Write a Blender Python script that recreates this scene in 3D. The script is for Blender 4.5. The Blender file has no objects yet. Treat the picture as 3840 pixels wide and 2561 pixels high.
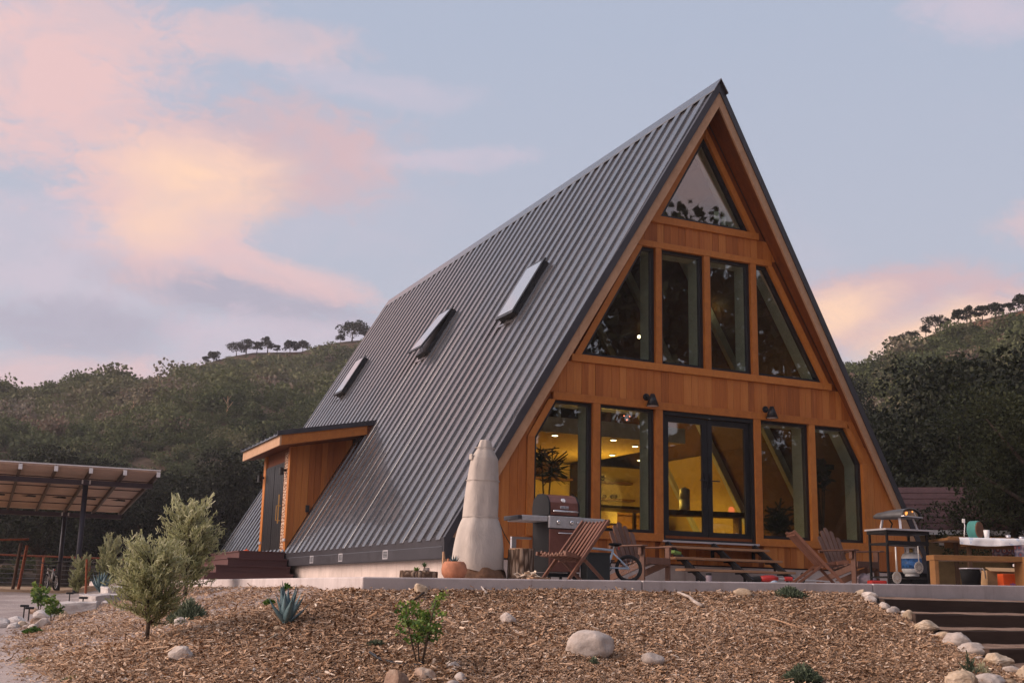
import bpy, bmesh, math, random
import numpy as np
from mathutils import Vector, Matrix, noise as mnoise
sc = bpy.context.scene
COL = sc.collection
rng = np.random.default_rng(7)
random.seed(7)
PI = math.pi
# ------------------------------------------------------------------ camera
cam_d = bpy.data.cameras.new('camera')
cam = bpy.data.objects.new('camera', cam_d); COL.objects.link(cam)
cam_d.sensor_width = 36.0; cam_d.lens = 40.44; cam_d.clip_start = .1; cam_d.clip_end = 2000
CAM = Vector((-11.1737, -16.284, -.5312))
_F = Vector((.40659836, .8881838, .21402644)); _R = Vector((.90709542, -.42038626, .02129061)); _U = Vector((-.10888375, -.18548567, .97659582))
cam.matrix_world = Matrix(((_R.x, _U.x, -_F.x, CAM.x), (_R.y, _U.y, -_F.y, CAM.y), (_R.z, _U.z, -_F.z, CAM.z), (0, 0, 0, 1)))
sc.camera = cam
# ------------------------------------------------------------------ view, sampling
sc.view_settings.view_transform = 'Standard'; sc.view_settings.look = 'None'
sc.view_settings.gamma = 1.0; sc.view_settings.use_curve_mapping = False
sc.view_settings.exposure = 0.46
sc.render.engine = 'CYCLES'
cy = sc.cycles
cy.use_denoising = True
cy.max_bounces = 7; cy.diffuse_bounces = 3; cy.glossy_bounces = 3; cy.transmission_bounces = 4; cy.transparent_max_bounces = 12
cy.sample_clamp_indirect = 4.0; cy.caustics_reflective = False; cy.caustics_refractive = False
# ------------------------------------------------------------------ world: dusk sky with pink clouds
SUN_AZ, SUN_EL = math.radians(284), math.radians(27)      # compass bearing (from +Y towards +X) and height of the afterglow
W = bpy.data.worlds.new('World'); sc.world = W; W.use_nodes = True
nt = W.node_tree; nt.nodes.clear()
class NB:
    """small node-tree builder"""
    def __init__(s, t): s.t = t
    def n(s, typ, **kw):
        o = s.t.nodes.new(typ)
        for k, v in kw.items(): setattr(o, k, v)
        return o
    def put(s, sock, v):
        if hasattr(v, 'is_output') or isinstance(v, bpy.types.NodeSocket): s.t.links.new(v, sock)
        else:
            try: sock.default_value = v
            except TypeError: sock.default_value = tuple(v) + (1,)
            except ValueError: sock.default_value = tuple(v) + (1,)
    def m(s, op, a, b=0.0, c=None, clamp=False):
        o = s.n('ShaderNodeMath', operation=op, use_clamp=clamp)
        s.put(o.inputs[0], a); s.put(o.inputs[1], b)
        if c is not None: s.put(o.inputs[2], c)
        return o.outputs[0]
    def mix(s, f, a, b, blend='MIX'):
        o = s.n('ShaderNodeMix', data_type='RGBA', blend_type=blend)
        s.put(o.inputs[0], f); s.put(o.inputs[6], a); s.put(o.inputs[7], b)
        return o.outputs[2]
    def noise(s, vec, scale, detail=4, rough=.55, dist=0.0):
        o = s.n('ShaderNodeTexNoise'); 
        if vec is not None: s.put(o.inputs['Vector'], vec)
        o.inputs['Scale'].default_value = scale; o.inputs['Detail'].default_value = detail
        o.inputs['Roughness'].default_value = rough; o.inputs['Distortion'].default_value = dist
        return o.outputs['Fac']
    def ramp(s, f, stops):
        o = s.n('ShaderNodeValToRGB'); e = o.color_ramp.elements
        while len(e) < len(stops): e.new(.5)
        for q, (p, c) in zip(e, stops):
            q.position = p; q.color = (c if len(c) == 4 else tuple(c) + (1,)) if hasattr(c, '__len__') else (c, c, c, 1)
        s.put(o.inputs[0], f); return o.outputs[0]
    def rng(s, v, a, b, c=0.0, d=1.0):
        o = s.n('ShaderNodeMapRange', interpolation_type='SMOOTHSTEP')
        s.put(o.inputs[0], v); o.inputs[1].default_value = a; o.inputs[2].default_value = b
        o.inputs[3].default_value = c; o.inputs[4].default_value = d
        return o.outputs[0]
def lin(r, g, b):
    f = lambda c: (c/255/12.92) if c/255 <= .04045 else ((c/255+.055)/1.055)**2.4
    return (f(r), f(g), f(b))
N = NB(nt)
tc = N.n('ShaderNodeTexCoord')
sep = N.n('ShaderNodeSeparateXYZ'); N.put(sep.inputs[0], tc.outputs['Generated'])
dx, dy, dz = sep.outputs
az = N.m('ARCTAN2', dx, dy); el = N.m('ARCSINE', dz)
sky = N.n('ShaderNodeTexSky', sky_type='NISHITA', sun_disc=False)
sky.sun_elevation = math.radians(3.0); sky.sun_rotation = SUN_AZ; sky.dust_density = 1.0; sky.air_density = 1.0
nish = N.n('ShaderNodeVectorMath', operation='SCALE'); N.put(nish.inputs[0], sky.outputs[0]); nish.inputs[3].default_value = 0.10
base = N.ramp(N.m('MULTIPLY_ADD', el, 1/1.2, 0.0), [(0.0, lin(200, 193, 206)), (.17, lin(188, 192, 208)), (.40, lin(177, 187, 208)), (1.0, lin(167, 180, 208))])
colr = N.mix(.86, nish.outputs[0], base)
comb = N.n('ShaderNodeCombineXYZ'); N.put(comb.inputs[0], N.m('MULTIPLY', az, .55)); N.put(comb.inputs[1], el); 
wv = comb.outputs[0]
n1 = N.noise(wv, 7.0, 6, .6, .6); n2 = N.noise(wv, 20.0, 7, .66, .9); n3 = N.noise(wv, 3.2, 3, .5, .3)
n4 = N.noise(wv, 55.0, 5, .66, .8)
warp = N.m('ADD', N.m('ADD', N.m('MULTIPLY', N.m('SUBTRACT', n1, .5), 2.3), N.m('MULTIPLY', N.m('SUBTRACT', n2, .5), 2.1)), N.m('MULTIPLY', N.m('SUBTRACT', n4, .5), 1.3))
waz = N.m('ADD', az, N.m('MULTIPLY', N.m('SUBTRACT', n3, .5), .10))
wel = N.m('ADD', el, N.m('MULTIPLY', N.m('SUBTRACT', n1, .5), .035))
def cloud(c, a0, e0, ra, re, col, amt, tilt=0.0, soft=.55, w=.72):
    """one bank of cloud centred on a compass bearing and a height above the horizon"""
    da = N.m('SUBTRACT', waz, a0); de = N.m('SUBTRACT', wel, e0)
    if tilt:
        de = N.m('SUBTRACT', de, N.m('MULTIPLY', da, tilt))
    q = N.m('SQRT', N.m('ADD', N.m('POWER', N.m('ABSOLUTE', N.m('DIVIDE', da, ra)), 2), N.m('POWER', N.m('ABSOLUTE', N.m('DIVIDE', de, re)), 2)))
    d = N.m('ADD', q, N.m('MULTIPLY', warp, w))
    f = N.rng(d, 1.0 + soft*.3, 1.0 - soft, 0.0, amt)
    f = N.m('MULTIPLY', f, N.m('MULTIPLY_ADD', N.rng(n2, .34, .62), .42, .66))
    return N.mix(f, c, col)
PINK = lin(222, 188, 188); MAUVE = lin(204, 176, 181); PEACH = lin(248, 208, 180); GREY = lin(172, 168, 184); PALE = lin(206, 190, 202)
colr = N.mix(N.rng(N.m('ADD', n3, N.m('MULTIPLY', n2, .35)), .62, .92, 0, .35), colr, PALE)
colr = cloud(colr, .02, .405, .13, .085, PINK, 1.0)
colr = cloud(colr, .20, .455, .11, .022, PINK, .55, .05)
colr = cloud(colr, .30, .43, .10, .02, PALE, .45, -.06)
colr = cloud(colr, .052, .262, .16, .06, PALE, .55)
colr = cloud(colr, .185, .243, .13, .024, GREY, 1.0, -.12, .6)
colr = cloud(colr, .055, .205, .10, .028, GREY, .95, .0, .6)
colr = cloud(colr, .06, .158, .16, .03, PINK, .8)
colr = cloud(colr, .22, .20, .10, .03, PALE, .65)
colr = cloud(colr, .215, .36, .145, .052, MAUVE, .9)
colr = cloud(colr, .12, .32, .085, .075, PINK, .95)
colr = cloud(colr, .20, .268, .12, .018, PINK, .8, -.24, .6)
colr = cloud(colr, .148, .336, .085, .040, PEACH, .95, -.05, 1.1, .45)
colr = cloud(colr, .112, .292, .05, .024, PEACH, .7, .0, 1.1, .5)
colr = cloud(colr, .37, .372, .09, .013, PALE, .5, .08)
colr = cloud(colr, .765, .236, .12, .040, MAUVE, 1.0, .0, .5, .5)
colr = cloud(colr, .712, .232, .045, .026, PEACH, 1.0, .2, .9, .5)
colr = cloud(colr, .79, .216, .07, .020, PEACH, 1.0, .25, .9, .5)
colr = cloud(colr, .875, .30, .05, .03, PINK, .7)
colr = cloud(colr, .87, .47, .10, .03, PALE, .6)
for a0, e0, ra, re in ((2.50, .46, .40, .16), (1.75, .36, .30, .09), (-2.75, .40, .35, .11), (-1.9, .34, .35, .10), (-1.0, .42, .30, .10)):   # pink cloud added round the unseen sky, the first placed to mirror in the triangle window
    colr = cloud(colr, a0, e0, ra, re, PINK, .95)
# the afterglow: the sky is brighter and warmer round the bearing where the sun has just gone down
sd = (math.sin(SUN_AZ)*math.cos(.30), math.cos(SUN_AZ)*math.cos(.30), math.sin(.30))
dot = N.n('ShaderNodeVectorMath', operation='DOT_PRODUCT'); N.put(dot.inputs[0], tc.outputs['Generated']); dot.inputs[1].default_value = sd
glow = N.rng(dot.outputs['Value'], .30, 1.0, 0.0, 1.0)
colr = N.mix(glow, colr, (.55, .40, .33), 'ADD')
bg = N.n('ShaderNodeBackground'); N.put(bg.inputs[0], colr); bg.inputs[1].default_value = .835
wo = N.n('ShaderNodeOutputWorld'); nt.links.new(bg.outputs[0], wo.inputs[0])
# ------------------------------------------------------------------ sun: the broad warm glow after sunset
sl = bpy.data.lights.new('sun', 'SUN'); sl.energy = 3.3; sl.angle = math.radians(50); sl.color = (1.0, .80, .69)
so = bpy.data.objects.new('sun', sl); COL.objects.link(so)
sv = Vector((math.sin(SUN_AZ)*math.cos(SUN_EL), math.cos(SUN_AZ)*math.cos(SUN_EL), math.sin(SUN_EL)))
so.rotation_euler = (-sv).to_track_quat('-Z', 'Y').to_euler(); so.location = sv*60
# ------------------------------------------------------------------ helpers
def tag(o, label=None, cat=None, group=None, kind=None):
    if label: o['label'] = label
    if cat: o['category'] = cat
    if group: o['group'] = group
    if kind: o['kind'] = kind
    return o
def empty(name, loc=(0, 0, 0), rz=0.0, label=None, cat=None, group=None):
    o = bpy.data.objects.new(name, None); COL.objects.link(o); o.location = loc; o.rotation_euler = (0, 0, rz)
    o.empty_display_size = .1
    return tag(o, label, cat, group)
def link(name, me, mat, parent=None, smooth=False, bevel=0.0):
    o = bpy.data.objects.new(name, me); COL.objects.link(o)
    if mat is not None and not me.materials:
        for m_ in (mat if isinstance(mat, (list, tuple)) else [mat]): me.materials.append(m_)
    if parent is not None: o.parent = parent
    if smooth: me.polygons.foreach_set('use_smooth', [True]*len(me.polygons))
    if bevel:
        b = o.modifiers.new('bevel', 'BEVEL'); b.width = bevel; b.segments = 2; b.limit_method = 'ANGLE'; b.angle_limit = math.radians(40)
    return o
def copy_tree(o, parent=None):
    c = o.copy(); COL.objects.link(c)
    if parent is not None: c.parent = parent
    for ch in list(o.children): copy_tree(ch, c)
    return c
class MB:
    def __init__(s): s.v = []; s.f = []
    def add(s, vs, fs):
        b = len(s.v); s.v += [tuple(v) for v in vs]; s.f += [tuple(b+i for i in f) for f in fs]; return s
    def box(s, c, d, rz=0.0, ry=0.0, rx=0.0):
        x, y, z = d[0]/2, d[1]/2, d[2]/2
        vs = [Vector((a, b, e)) for a in (-x, x) for b in (-y, y) for e in (-z, z)]
        if rz or ry or rx:
            M = Matrix.Rotation(rz, 3, 'Z') @ Matrix.Rotation(ry, 3, 'Y') @ Matrix.Rotation(rx, 3, 'X'); vs = [M @ v for v in vs]
        vs = [v + Vector(c) for v in vs]
        return s.add(vs, [(0, 1, 3, 2), (4, 6, 7, 5), (0, 4, 5, 1), (2, 3, 7, 6), (0, 2, 6, 4), (1, 5, 7, 3)])
    def box2(s, a, b): return s.box([(p+q)/2 for p, q in zip(a, b)], [abs(q-p) for p, q in zip(a, b)])
    def bar(s, p, q, w, h, up=(0, 0, 1)):
        p, q = Vector(p), Vector(q); d = (q-p).normalized(); u = Vector(up)
        sd_ = d.cross(u)
        if sd_.length < 1e-4: sd_ = d.cross(Vector((1, 0, 0)))
        sd_.normalize(); u = sd_.cross(d).normalized()
        vs = [e + sd_*a*w/2 + u*b*h/2 for e in (p, q) for a, b in ((-1, -1), (1, -1), (1, 1), (-1, 1))]
        return s.add(vs, [(0, 1, 2, 3), (7, 6, 5, 4), (0, 4, 5, 1), (1, 5, 6, 2), (2, 6, 7, 3), (3, 7, 4, 0)])
    def tube(s, pts, r, n=8, cap=True):
        pts = [Vector(p) for p in pts]; rs = r if hasattr(r, '__len__') else [r]*len(pts)
        rings = []; prev = None
        for i, p in enumerate(pts):
            d = (pts[min(i+1, len(pts)-1)] - pts[max(i-1, 0)]).normalized()
            a = prev if prev is not None else (Vector((0, 0, 1)) if abs(d.z) < .9 else Vector((1, 0, 0)))
            a = (a - d*a.dot(d)).normalized(); prev = a; b = d.cross(a)
            rings.append([p + (a*math.cos(t)+b*math.sin(t))*rs[i] for t in [2*PI*k/n for k in range(n)]])
        vs = [v for r_ in rings for v in r_]
        fs = [(i*n+k, i*n+(k+1) % n, (i+1)*n+(k+1) % n, (i+1)*n+k) for i in range(len(pts)-1) for k in range(n)]
        if cap: fs += [tuple(range(n))[::-1], tuple((len(pts)-1)*n+k for k in range(n))]
        return s.add(vs, fs)
    def lathe(s, prof, c=(0, 0, 0), n=20, sx=1.0, sy=1.0):
        c = Vector(c); m_ = len(prof)
        vs = [c + Vector((r*math.cos(2*PI*k/n)*sx, r*math.sin(2*PI*k/n)*sy, z)) for r, z in prof for k in range(n)]
        fs = [(i*n+k, i*n+(k+1) % n, (i+1)*n+(k+1) % n, (i+1)*n+k) for i in range(m_-1) for k in range(n)]
        fs += [tuple(range(n))[::-1], tuple((m_-1)*n+k for k in range(n))]
        return s.add(vs, fs)
    def torus(s, c, R, r, axis='Y', n=24, m_=8):
        c = Vector(c); vs = []
        for i in range(n):
            t = 2*PI*i/n
            for k in range(m_):
                p = 2*PI*k/m_; q = R + r*math.cos(p)
                a, b, e = q*math.cos(t), q*math.sin(t), r*math.sin(p)
                vs.append(c + (Vector((a, e, b)) if axis == 'Y' else Vector((e, a, b)) if axis == 'X' else Vector((a, b, e))))
        fs = [(i*m_+k, i*m_+(k+1) % m_, ((i+1) % n)*m_+(k+1) % m_, ((i+1) % n)*m_+k) for i in range(n) for k in range(m_)]
        return s.add(vs, fs)
    def prism(s, poly, y0, y1, f=None):
        """polygon in the XZ plane pushed from y0 to y1; y may be a function of x"""
        n = len(poly); g0 = y0 if callable(y0) else (lambda x: y0); g1 = y1 if callable(y1) else (lambda x: y1)
        vs = [(x, g0(x), z) for x, z in poly] + [(x, g1(x), z) for x, z in poly]
        return s.add(vs, [tuple(range(n)), tuple(range(2*n-1, n-1, -1))] + [(i, n+i, n+(i+1) % n, (i+1) % n) for i in range(n)])
    def ring(s, outer, inner, y0, y1):
        n = len(outer)
        vs = [(x, y, z) for y in (y0, y1) for P in (outer, inner) for x, z in P]
        fs = []
        for i in range(n):
            j = (i+1) % n
            fs += [(i, j, n+j, n+i), (2*n+i, 3*n+i, 3*n+j, 2*n+j), (i, 2*n+i, 2*n+j, j), (n+i, n+j, 3*n+j, 3*n+i)]
        return s.add(vs, fs)
    def mesh(s, name='m'):
        me = bpy.data.meshes.new(name); me.from_pydata(s.v, [], s.f); me.update()
        bm = bmesh.new(); bm.from_mesh(me); bmesh.ops.recalc_face_normals(bm, faces=bm.faces); bm.to_mesh(me); bm.free()
        return me
    def build(s, name, mat, parent=None, smooth=False, bevel=0.0):
        return link(name, s.mesh(name), mat, parent, smooth, bevel)
def fastmesh(name, verts, faces, tint=None, col=None):
    """numpy mesh, all faces with the same corner count; tint = one float per face"""
    me = bpy.data.meshes.new(name); nv, (nf, k) = len(verts), faces.shape
    me.vertices.add(nv); me.vertices.foreach_set('co', np.ascontiguousarray(verts, np.float32).ravel())
    me.loops.add(nf*k); me.loops.foreach_set('vertex_index', faces.astype(np.int32).ravel())
    me.polygons.add(nf); me.polygons.foreach_set('loop_start', np.arange(0, nf*k, k, dtype=np.int32)); me.polygons.foreach_set('loop_total', np.full(nf, k, np.int32))
    me.update(calc_edges=True)
    if tint is not None:
        a = me.attributes.new('tint', 'FLOAT', 'FACE'); a.data.foreach_set('value', np.ascontiguousarray(tint, np.float32))
    if col is not None:
        a = me.attributes.new('zone', 'FLOAT', 'POINT'); a.data.foreach_set('value', np.ascontiguousarray(col, np.float32))
    return me
def clip(poly, a, b, c):
    """keep the part of a convex polygon where a*x + b*z <= c"""
    out = []
    for i in range(len(poly)):
        p, q = poly[i], poly[(i+1) % len(poly)]
        dp, dq = a*p[0]+b*p[1]-c, a*q[0]+b*q[1]-c
        if dp <= 0: out.append(p)
        if dp*dq < 0:
            t = dp/(dp-dq); out.append((p[0]+(q[0]-p[0])*t, p[1]+(q[1]-p[1])*t))
    return out
def inset(poly, w):
    """inset a convex polygon (counter-clockwise in x,z) by w"""
    n = len(poly); L = []
    for i in range(n):
        p, q = Vector(poly[i]), Vector(poly[(i+1) % n]); d = (q-p).normalized(); nrm = Vector((-d.y, d.x))
        L.append((p+nrm*w, d))
    out = []
    for i in range(n):
        (p, d), (q, e) = L[i-1], L[i]
        den = d.x*e.y - d.y*e.x; t = ((q.x-p.x)*e.y - (q.y-p.y)*e.x)/den
        out.append((p.x+d.x*t, p.y+d.y*t))
    return out
def area(poly): return abs(sum(poly[i][0]*poly[(i+1) % len(poly)][1]-poly[(i+1) % len(poly)][0]*poly[i][1] for i in range(len(poly)))/2)
# ------------------------------------------------------------------ materials
MAT = {}
def material(name, build):
    m_ = bpy.data.materials.new(name); m_.use_nodes = True; t = m_.node_tree; t.nodes.clear()
    b = NB(t); out = b.n('ShaderNodeOutputMaterial'); sh = build(b); t.links.new(sh, out.inputs[0]); MAT[name] = m_; return m_
def pbsdf(b, col, rough=.7, metal=0.0, spec=.4, bump=None, bs=.3, bd=.02, emit=None, es=0.0, coat=0.0, sub=0.0):
    p = b.n('ShaderNodeBsdfPrincipled'); b.put(p.inputs['Base Color'], col); b.put(p.inputs['Roughness'], rough); b.put(p.inputs['Metallic'], metal)
    p.inputs['Specular IOR Level'].default_value = spec; p.inputs['Coat Weight'].default_value = coat
    if bump is not None:
        q = b.n('ShaderNodeBump'); q.inputs['Strength'].default_value = bs; q.inputs['Distance'].default_value = bd; b.put(q.inputs['Height'], bump); b.t.links.new(q.outputs[0], p.inputs['Normal'])
    if emit is not None: b.put(p.inputs['Emission Color'], emit); p.inputs['Emission Strength'].default_value = es
    return p.outputs[0]
def coords(b, scale=(1, 1, 1), world=False):
    t = b.n('ShaderNodeTexCoord'); mp = b.n('ShaderNodeMapping'); mp.inputs['Scale'].default_value = scale
    if world:
        g = b.n('ShaderNodeNewGeometry'); b.put(mp.inputs[0], g.outputs['Position'])
    else: b.put(mp.inputs[0], t.outputs['Object'])
    return mp.outputs[0]
def orand(b): return b.n('ShaderNodeObjectInfo').outputs['Random']
def plain(name, col, rough=.6, metal=0.0, var=.12, spec=.4, scale=9.0, bump=.15, coat=0.0):
    def f(b):
        n = b.noise(coords(b), scale, 5, .6)
        c = b.mix(b.rng(n, .3, .72), tuple(x*(1-var) for x in col), tuple(min(1, x*(1+var)) for x in col))
        return pbsdf(b, c, b.m('MULTIPLY_ADD', n, .2, rough-.1), metal, spec, n, bump, .004, coat=coat)
    return material(name, f)
def wood(name, dark, mid, light, grain=(40, 40, 2.2), rough=.55, streak=.5, spec=.35, orv=.75, bump=.25):
    """boards: grain along the long axis given by `grain`, each board its own tone, weather streaks"""
    def f(b):
        v = coords(b, grain); r = orand(b)
        add = b.n('ShaderNodeVectorMath', operation='ADD'); b.put(add.inputs[0], v)
        cmb = b.n('ShaderNodeCombineXYZ'); b.put(cmb.inputs[0], b.m('MULTIPLY', r, 37.0)); b.put(cmb.inputs[2], b.m('MULTIPLY', r, 71.0)); b.put(add.inputs[1], cmb.outputs[0])
        n = b.noise(add.outputs[0], 1.0, 5, .62, 1.2); n2 = b.noise(add.outputs[0], .35, 3, .5)
        tone = b.m('ADD', b.m('MULTIPLY', n, .55), b.m('ADD', b.m('MULTIPLY', r, orv*.55), b.m('MULTIPLY', n2, .45)))
        c = b.ramp(b.m('SUBTRACT', tone, .18), [(.12, dark), (.48, mid), (.92, light)])
        c = b.mix(b.m('MULTIPLY', b.rng(n2, .58, .78), streak), c, tuple(x*.45 for x in dark))
        return pbsdf(b, c, rough, 0, spec, n, bump, .003)
    return material(name, f)
wood('cedar_board', (.20, .054, .011), (.41, .125, .025), (.56, .215, .052), grain=(38, 38, 2.0), orv=.85)
wood('cedar_trim', (.30, .092, .017), (.47, .16, .030), (.58, .235, .055), grain=(14, 14, 9), orv=.45, streak=.3)
wood('cedar_fascia', (.32, .17, .09), (.46, .27, .155), (.58, .40, .27), grain=(10, 10, 7), orv=.3, streak=.25)
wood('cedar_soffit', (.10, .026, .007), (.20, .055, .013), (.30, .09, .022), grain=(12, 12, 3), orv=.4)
wood('stick_wood', (.075, .030, .018), (.15, .062, .036), (.24, .105, .065), grain=(30, 30, 8), orv=.5)
wood('chair_wood', (.075, .036, .024), (.145, .07, .046), (.22, .115, .08), grain=(25, 25, 7), orv=.6)
wood('tread_wood', (.22, .11, .055), (.40, .22, .12), (.52, .31, .18), grain=(3, 26, 26), orv=.3)
wood('bench_wood', (.12, .052, .018), (.22, .105, .036), (.31, .16, .062), grain=(5, 20, 20), orv=.4, streak=.5)
wood('interior_wood', (.10, .048, .016), (.18, .09, .03), (.25, .135, .05), grain=(9, 2, 9), orv=.5, streak=.1)
wood('dark_wood', (.03, .016, .009), (.06, .032, .018), (.10, .055, .03), grain=(20, 20, 5))
wood('composite_step', (.075, .032, .030), (.105, .046, .042), (.14, .064, .058), grain=(6, 30, 30), orv=.3, streak=.2, rough=.7)
plain('roof_metal', (.046, .039, .039), .27, 0, .22, 1.0, 3.0, .02, .5)
plain('flashing', (.042, .040, .047), .42, .2, .12, .5, 4.0, .08)
plain('black_frame', (.012, .012, .014), .4, 0, .2, .5)
plain('black_metal', (.014, .014, .016), .5, .3, .2, .5)
plain('steel', (.46, .45, .45), .4, .3, .1, .5, 30, .08)
plain('white_paint', (.74, .71, .69), .5, 0, .05)
plain('pale_metal', (.60, .58, .60), .4, .5, .06)
plain('sage_paint', (.58, .62, .52), .6, 0, .06)
plain('plaster', (.66, .50, .17), .8, 0, .05)
plain('loft_paint', (.75, .66, .50), .75, 0, .08)
plain('grill_red', (.19, .075, .055), .38, .3, .12, .5)
plain('enamel_black', (.012, .012, .013), .55, 0, .2, .25)
plain('chrome', (.68, .67, .66), .2, .95, .05)
def canvasf(b):
    v = coords(b, (1, 1, .45)); n = b.noise(v, 9, 5, .55, 1.4); n2 = b.noise(coords(b), 160, 2, .5); n3 = b.noise(coords(b), 3.2, 4, .6)
    tc_ = b.n('ShaderNodeTexCoord'); sp = b.n('ShaderNodeSeparateXYZ'); b.put(sp.inputs[0], tc_.outputs['Object'])
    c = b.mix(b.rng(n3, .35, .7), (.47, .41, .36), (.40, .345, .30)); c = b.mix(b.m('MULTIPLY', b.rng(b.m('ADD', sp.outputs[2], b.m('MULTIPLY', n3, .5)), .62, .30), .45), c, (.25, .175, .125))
    return pbsdf(b, c, .9, 0, .15, b.m('ADD', n, b.m('MULTIPLY', n2, .06)), .6, .018)
material('canvas', canvasf)
plain('brown_cloth', (.16, .085, .05), .85, 0, .25, .2, 20, .4)
plain('terracotta', (.40, .16, .085), .75, 0, .22, .3, 8, .25)
plain('soil', (.07, .045, .03), .95, 0, .3, .2, 30, .4)
plain('rust', (.22, .058, .022), .8, 0, .35, .3, 20, .3)
plain('dark_fence', (.07, .035, .02), .8, 0, .3, .3)
plain('wire', (.22, .20, .19), .5, .6, .1)
plain('post_steel', (.040, .040, .055), .5, .3, .15)
plain('beam_purple', (.075, .060, .075), .5, .2, .1)
plain('panel_back', (.56, .40, .31), .65, 0, .10, .3, 5, .05)
plain('rubber', (.020, .019, .019), .8, 0, .2, .3)
plain('bike_blue', (.44, .55, .66), .35, 0, .06, .5)
plain('bike_red', (.45, .07, .035), .4, 0, .1, .5)
plain('bike_white', (.60, .58, .57), .4, 0, .08, .5)
plain('dark_green', (.012, .015, .016), .6, 0, .25)
plain('brass', (.62, .42, .14), .35, .85, .08)
plain('red_plastic', (.45, .025, .018), .42, 0, .12, .5)
plain('orange_plastic', (.75, .10, .015), .55, 0, .06)
plain('print_violet', (.22, .12, .35), .6, 0, .2)
plain('black_fabric', (.012, .012, .013), .85, 0, .2, .2)
plain('cardboard', (.36, .22, .11), .85, 0, .12)
plain('paper', (.62, .50, .38), .85, 0, .18, .2, 20, .3)
plain('teal', (.06, .23, .20), .5, 0, .12)
plain('brown_face', (.15, .065, .032), .6, 0, .3)
plain('label_blue', (.04, .13, .33), .5, 0, .5, .4, 26)
plain('tank_white', (.62, .61, .60), .45, 0, .06)
plain('oven_shell', (.10, .098, .10), .48, .2, .15)
plain('stone_board', (.40, .27, .17), .8, 0, .2)
plain('peel_metal', (.58, .54, .48), .45, .4, .08)
plain('sticker', (.50, .58, .50), .7, 0, .05)
plain('cream_shell', (.72, .60, .38), .5, 0, .04)
plain('woven', (.12, .06, .03), .9, 0, .4, .2, 40, .5)
plain('shingle_red', (.085, .042, .040), .9, 0, .25, .2, 12, .4)
plain('outbuilding_wall', (.30, .19, .08), .8, 0, .12)
plain('yellow_can', (.60, .40, .08), .5, 0, .1)
plain('lilac_cloth', (.34, .27, .29), .85, 0, .12, .2, 14, .3)
plain('hose_black', (.012, .014, .02), .45, 0, .2)
def emission(name, col, e):
    def f(b):
        em = b.n('ShaderNodeEmission'); b.put(em.inputs[0], col); em.inputs[1].default_value = e; return em.outputs[0]
    return material(name, f)
emission('lamp_glow', (1.0, .78, .42), 9.0); emission('ember', (1.0, .22, .07), 1.0); emission('string_bulb', (1.0, .25, .12), 3.0)
emission('flame', (1.0, .36, .08), 1.3)
def glassf(b):
    fr = b.n('ShaderNodeFresnel'); b.put(fr.inputs[0], b.m('POWER', 2.2, b.m('MULTIPLY_ADD', b.n('ShaderNodeNewGeometry').outputs['Backfacing'], -2.0, 1.0)))
    n = b.noise(coords(b), 1.7, 2, .5)
    q = b.n('ShaderNodeBump'); q.inputs['Strength'].default_value = .05; q.inputs['Distance'].default_value = .02; b.put(q.inputs['Height'], n)
    g = b.n('ShaderNodeBsdfGlossy'); g.inputs['Roughness'].default_value = .015; b.put(g.inputs[0], (.95, .95, .96)); b.t.links.new(q.outputs[0], g.inputs['Normal'])
    t = b.n('ShaderNodeBsdfTransparent'); b.put(t.inputs[0], (.86, .88, .84))
    mx = b.n('ShaderNodeMixShader'); b.put(mx.inputs[0], fr.outputs[0]); b.t.links.new(t.outputs[0], mx.inputs[1]); b.t.links.new(g.outputs[0], mx.inputs[2])
    return mx.outputs[0]
material('glass', glassf)
def skylightf(b): return pbsdf(b, (.25, .27, .30), .06, 0, 1.0, coat=1.0)
material('skylight_glass', skylightf)
def concrete(name, col, stain):
    def f(b):
        v = coords(b, world=True); n = b.noise(v, 2.2, 6, .62); n2 = b.noise(v, 38, 4, .6)
        vs = coords(b, (3.0, 3.0, .25), True); n3 = b.noise(vs, 1.6, 5, .65)
        c = b.mix(b.rng(n, .3, .75), tuple(x*.84 for x in col), tuple(x*1.1 for x in col))
        c = b.mix(b.m('MULTIPLY', b.rng(n3, .52, .76), stain), c, (col[0]*.5, col[1]*.42, col[2]*.38))
        c = b.mix(b.m('MULTIPLY', b.rng(n2, .55, .75), .25), c, tuple(x*.6 for x in col))
        return pbsdf(b, c, .88, 0, .25, b.m('ADD', b.m('MULTIPLY', n2, .4), n), .35, .01)
    return material(name, f)
concrete('slab_concrete', (.52, .455, .435), .5); concrete('foundation_concrete', (.56, .47, .42), .7)
def jambf(b):
    v = coords(b, (1, 1, 1)); w = b.n('ShaderNodeTexWave', wave_type='BANDS', bands_direction='Z'); b.put(w.inputs[0], v)
    w.inputs['Scale'].default_value = 4.2; w.inputs['Distortion'].default_value = 9; w.inputs['Detail'].default_value = 3; w.inputs['Detail Scale'].default_value = 2.2
    return pbsdf(b, b.ramp(w.outputs['Fac'], [(.2, (.16, .06, .022)), (.6, (.34, .16, .07)), (.85, (.60, .46, .36))]), .5)
material('wavy_bands', jambf)
def barkf(b):
    v = coords(b, (16, 16, 3.2)); w = b.n('ShaderNodeTexVoronoi', feature='DISTANCE_TO_EDGE'); b.put(w.inputs['Vector'], v); w.inputs['Scale'].default_value = 1.0
    n = b.noise(v, 2.5, 5, .65)
    h = b.m('ADD', b.rng(w.outputs['Distance'], 0, .35), b.m('MULTIPLY', n, .6))
    c = b.ramp(h, [(.1, (.028, .017, .012)), (.5, (.12, .075, .05)), (1.0, (.26, .19, .14))])
    return pbsdf(b, c, .95, 0, .15, h, .9, .02)
material('bark', barkf)
plain('trunk', (.085, .062, .045), .95, 0, .35, .15, 14, .5)
plain('cut_wood', (.42, .26, .16), .85, 0, .15, .2, 25, .2)
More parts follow.
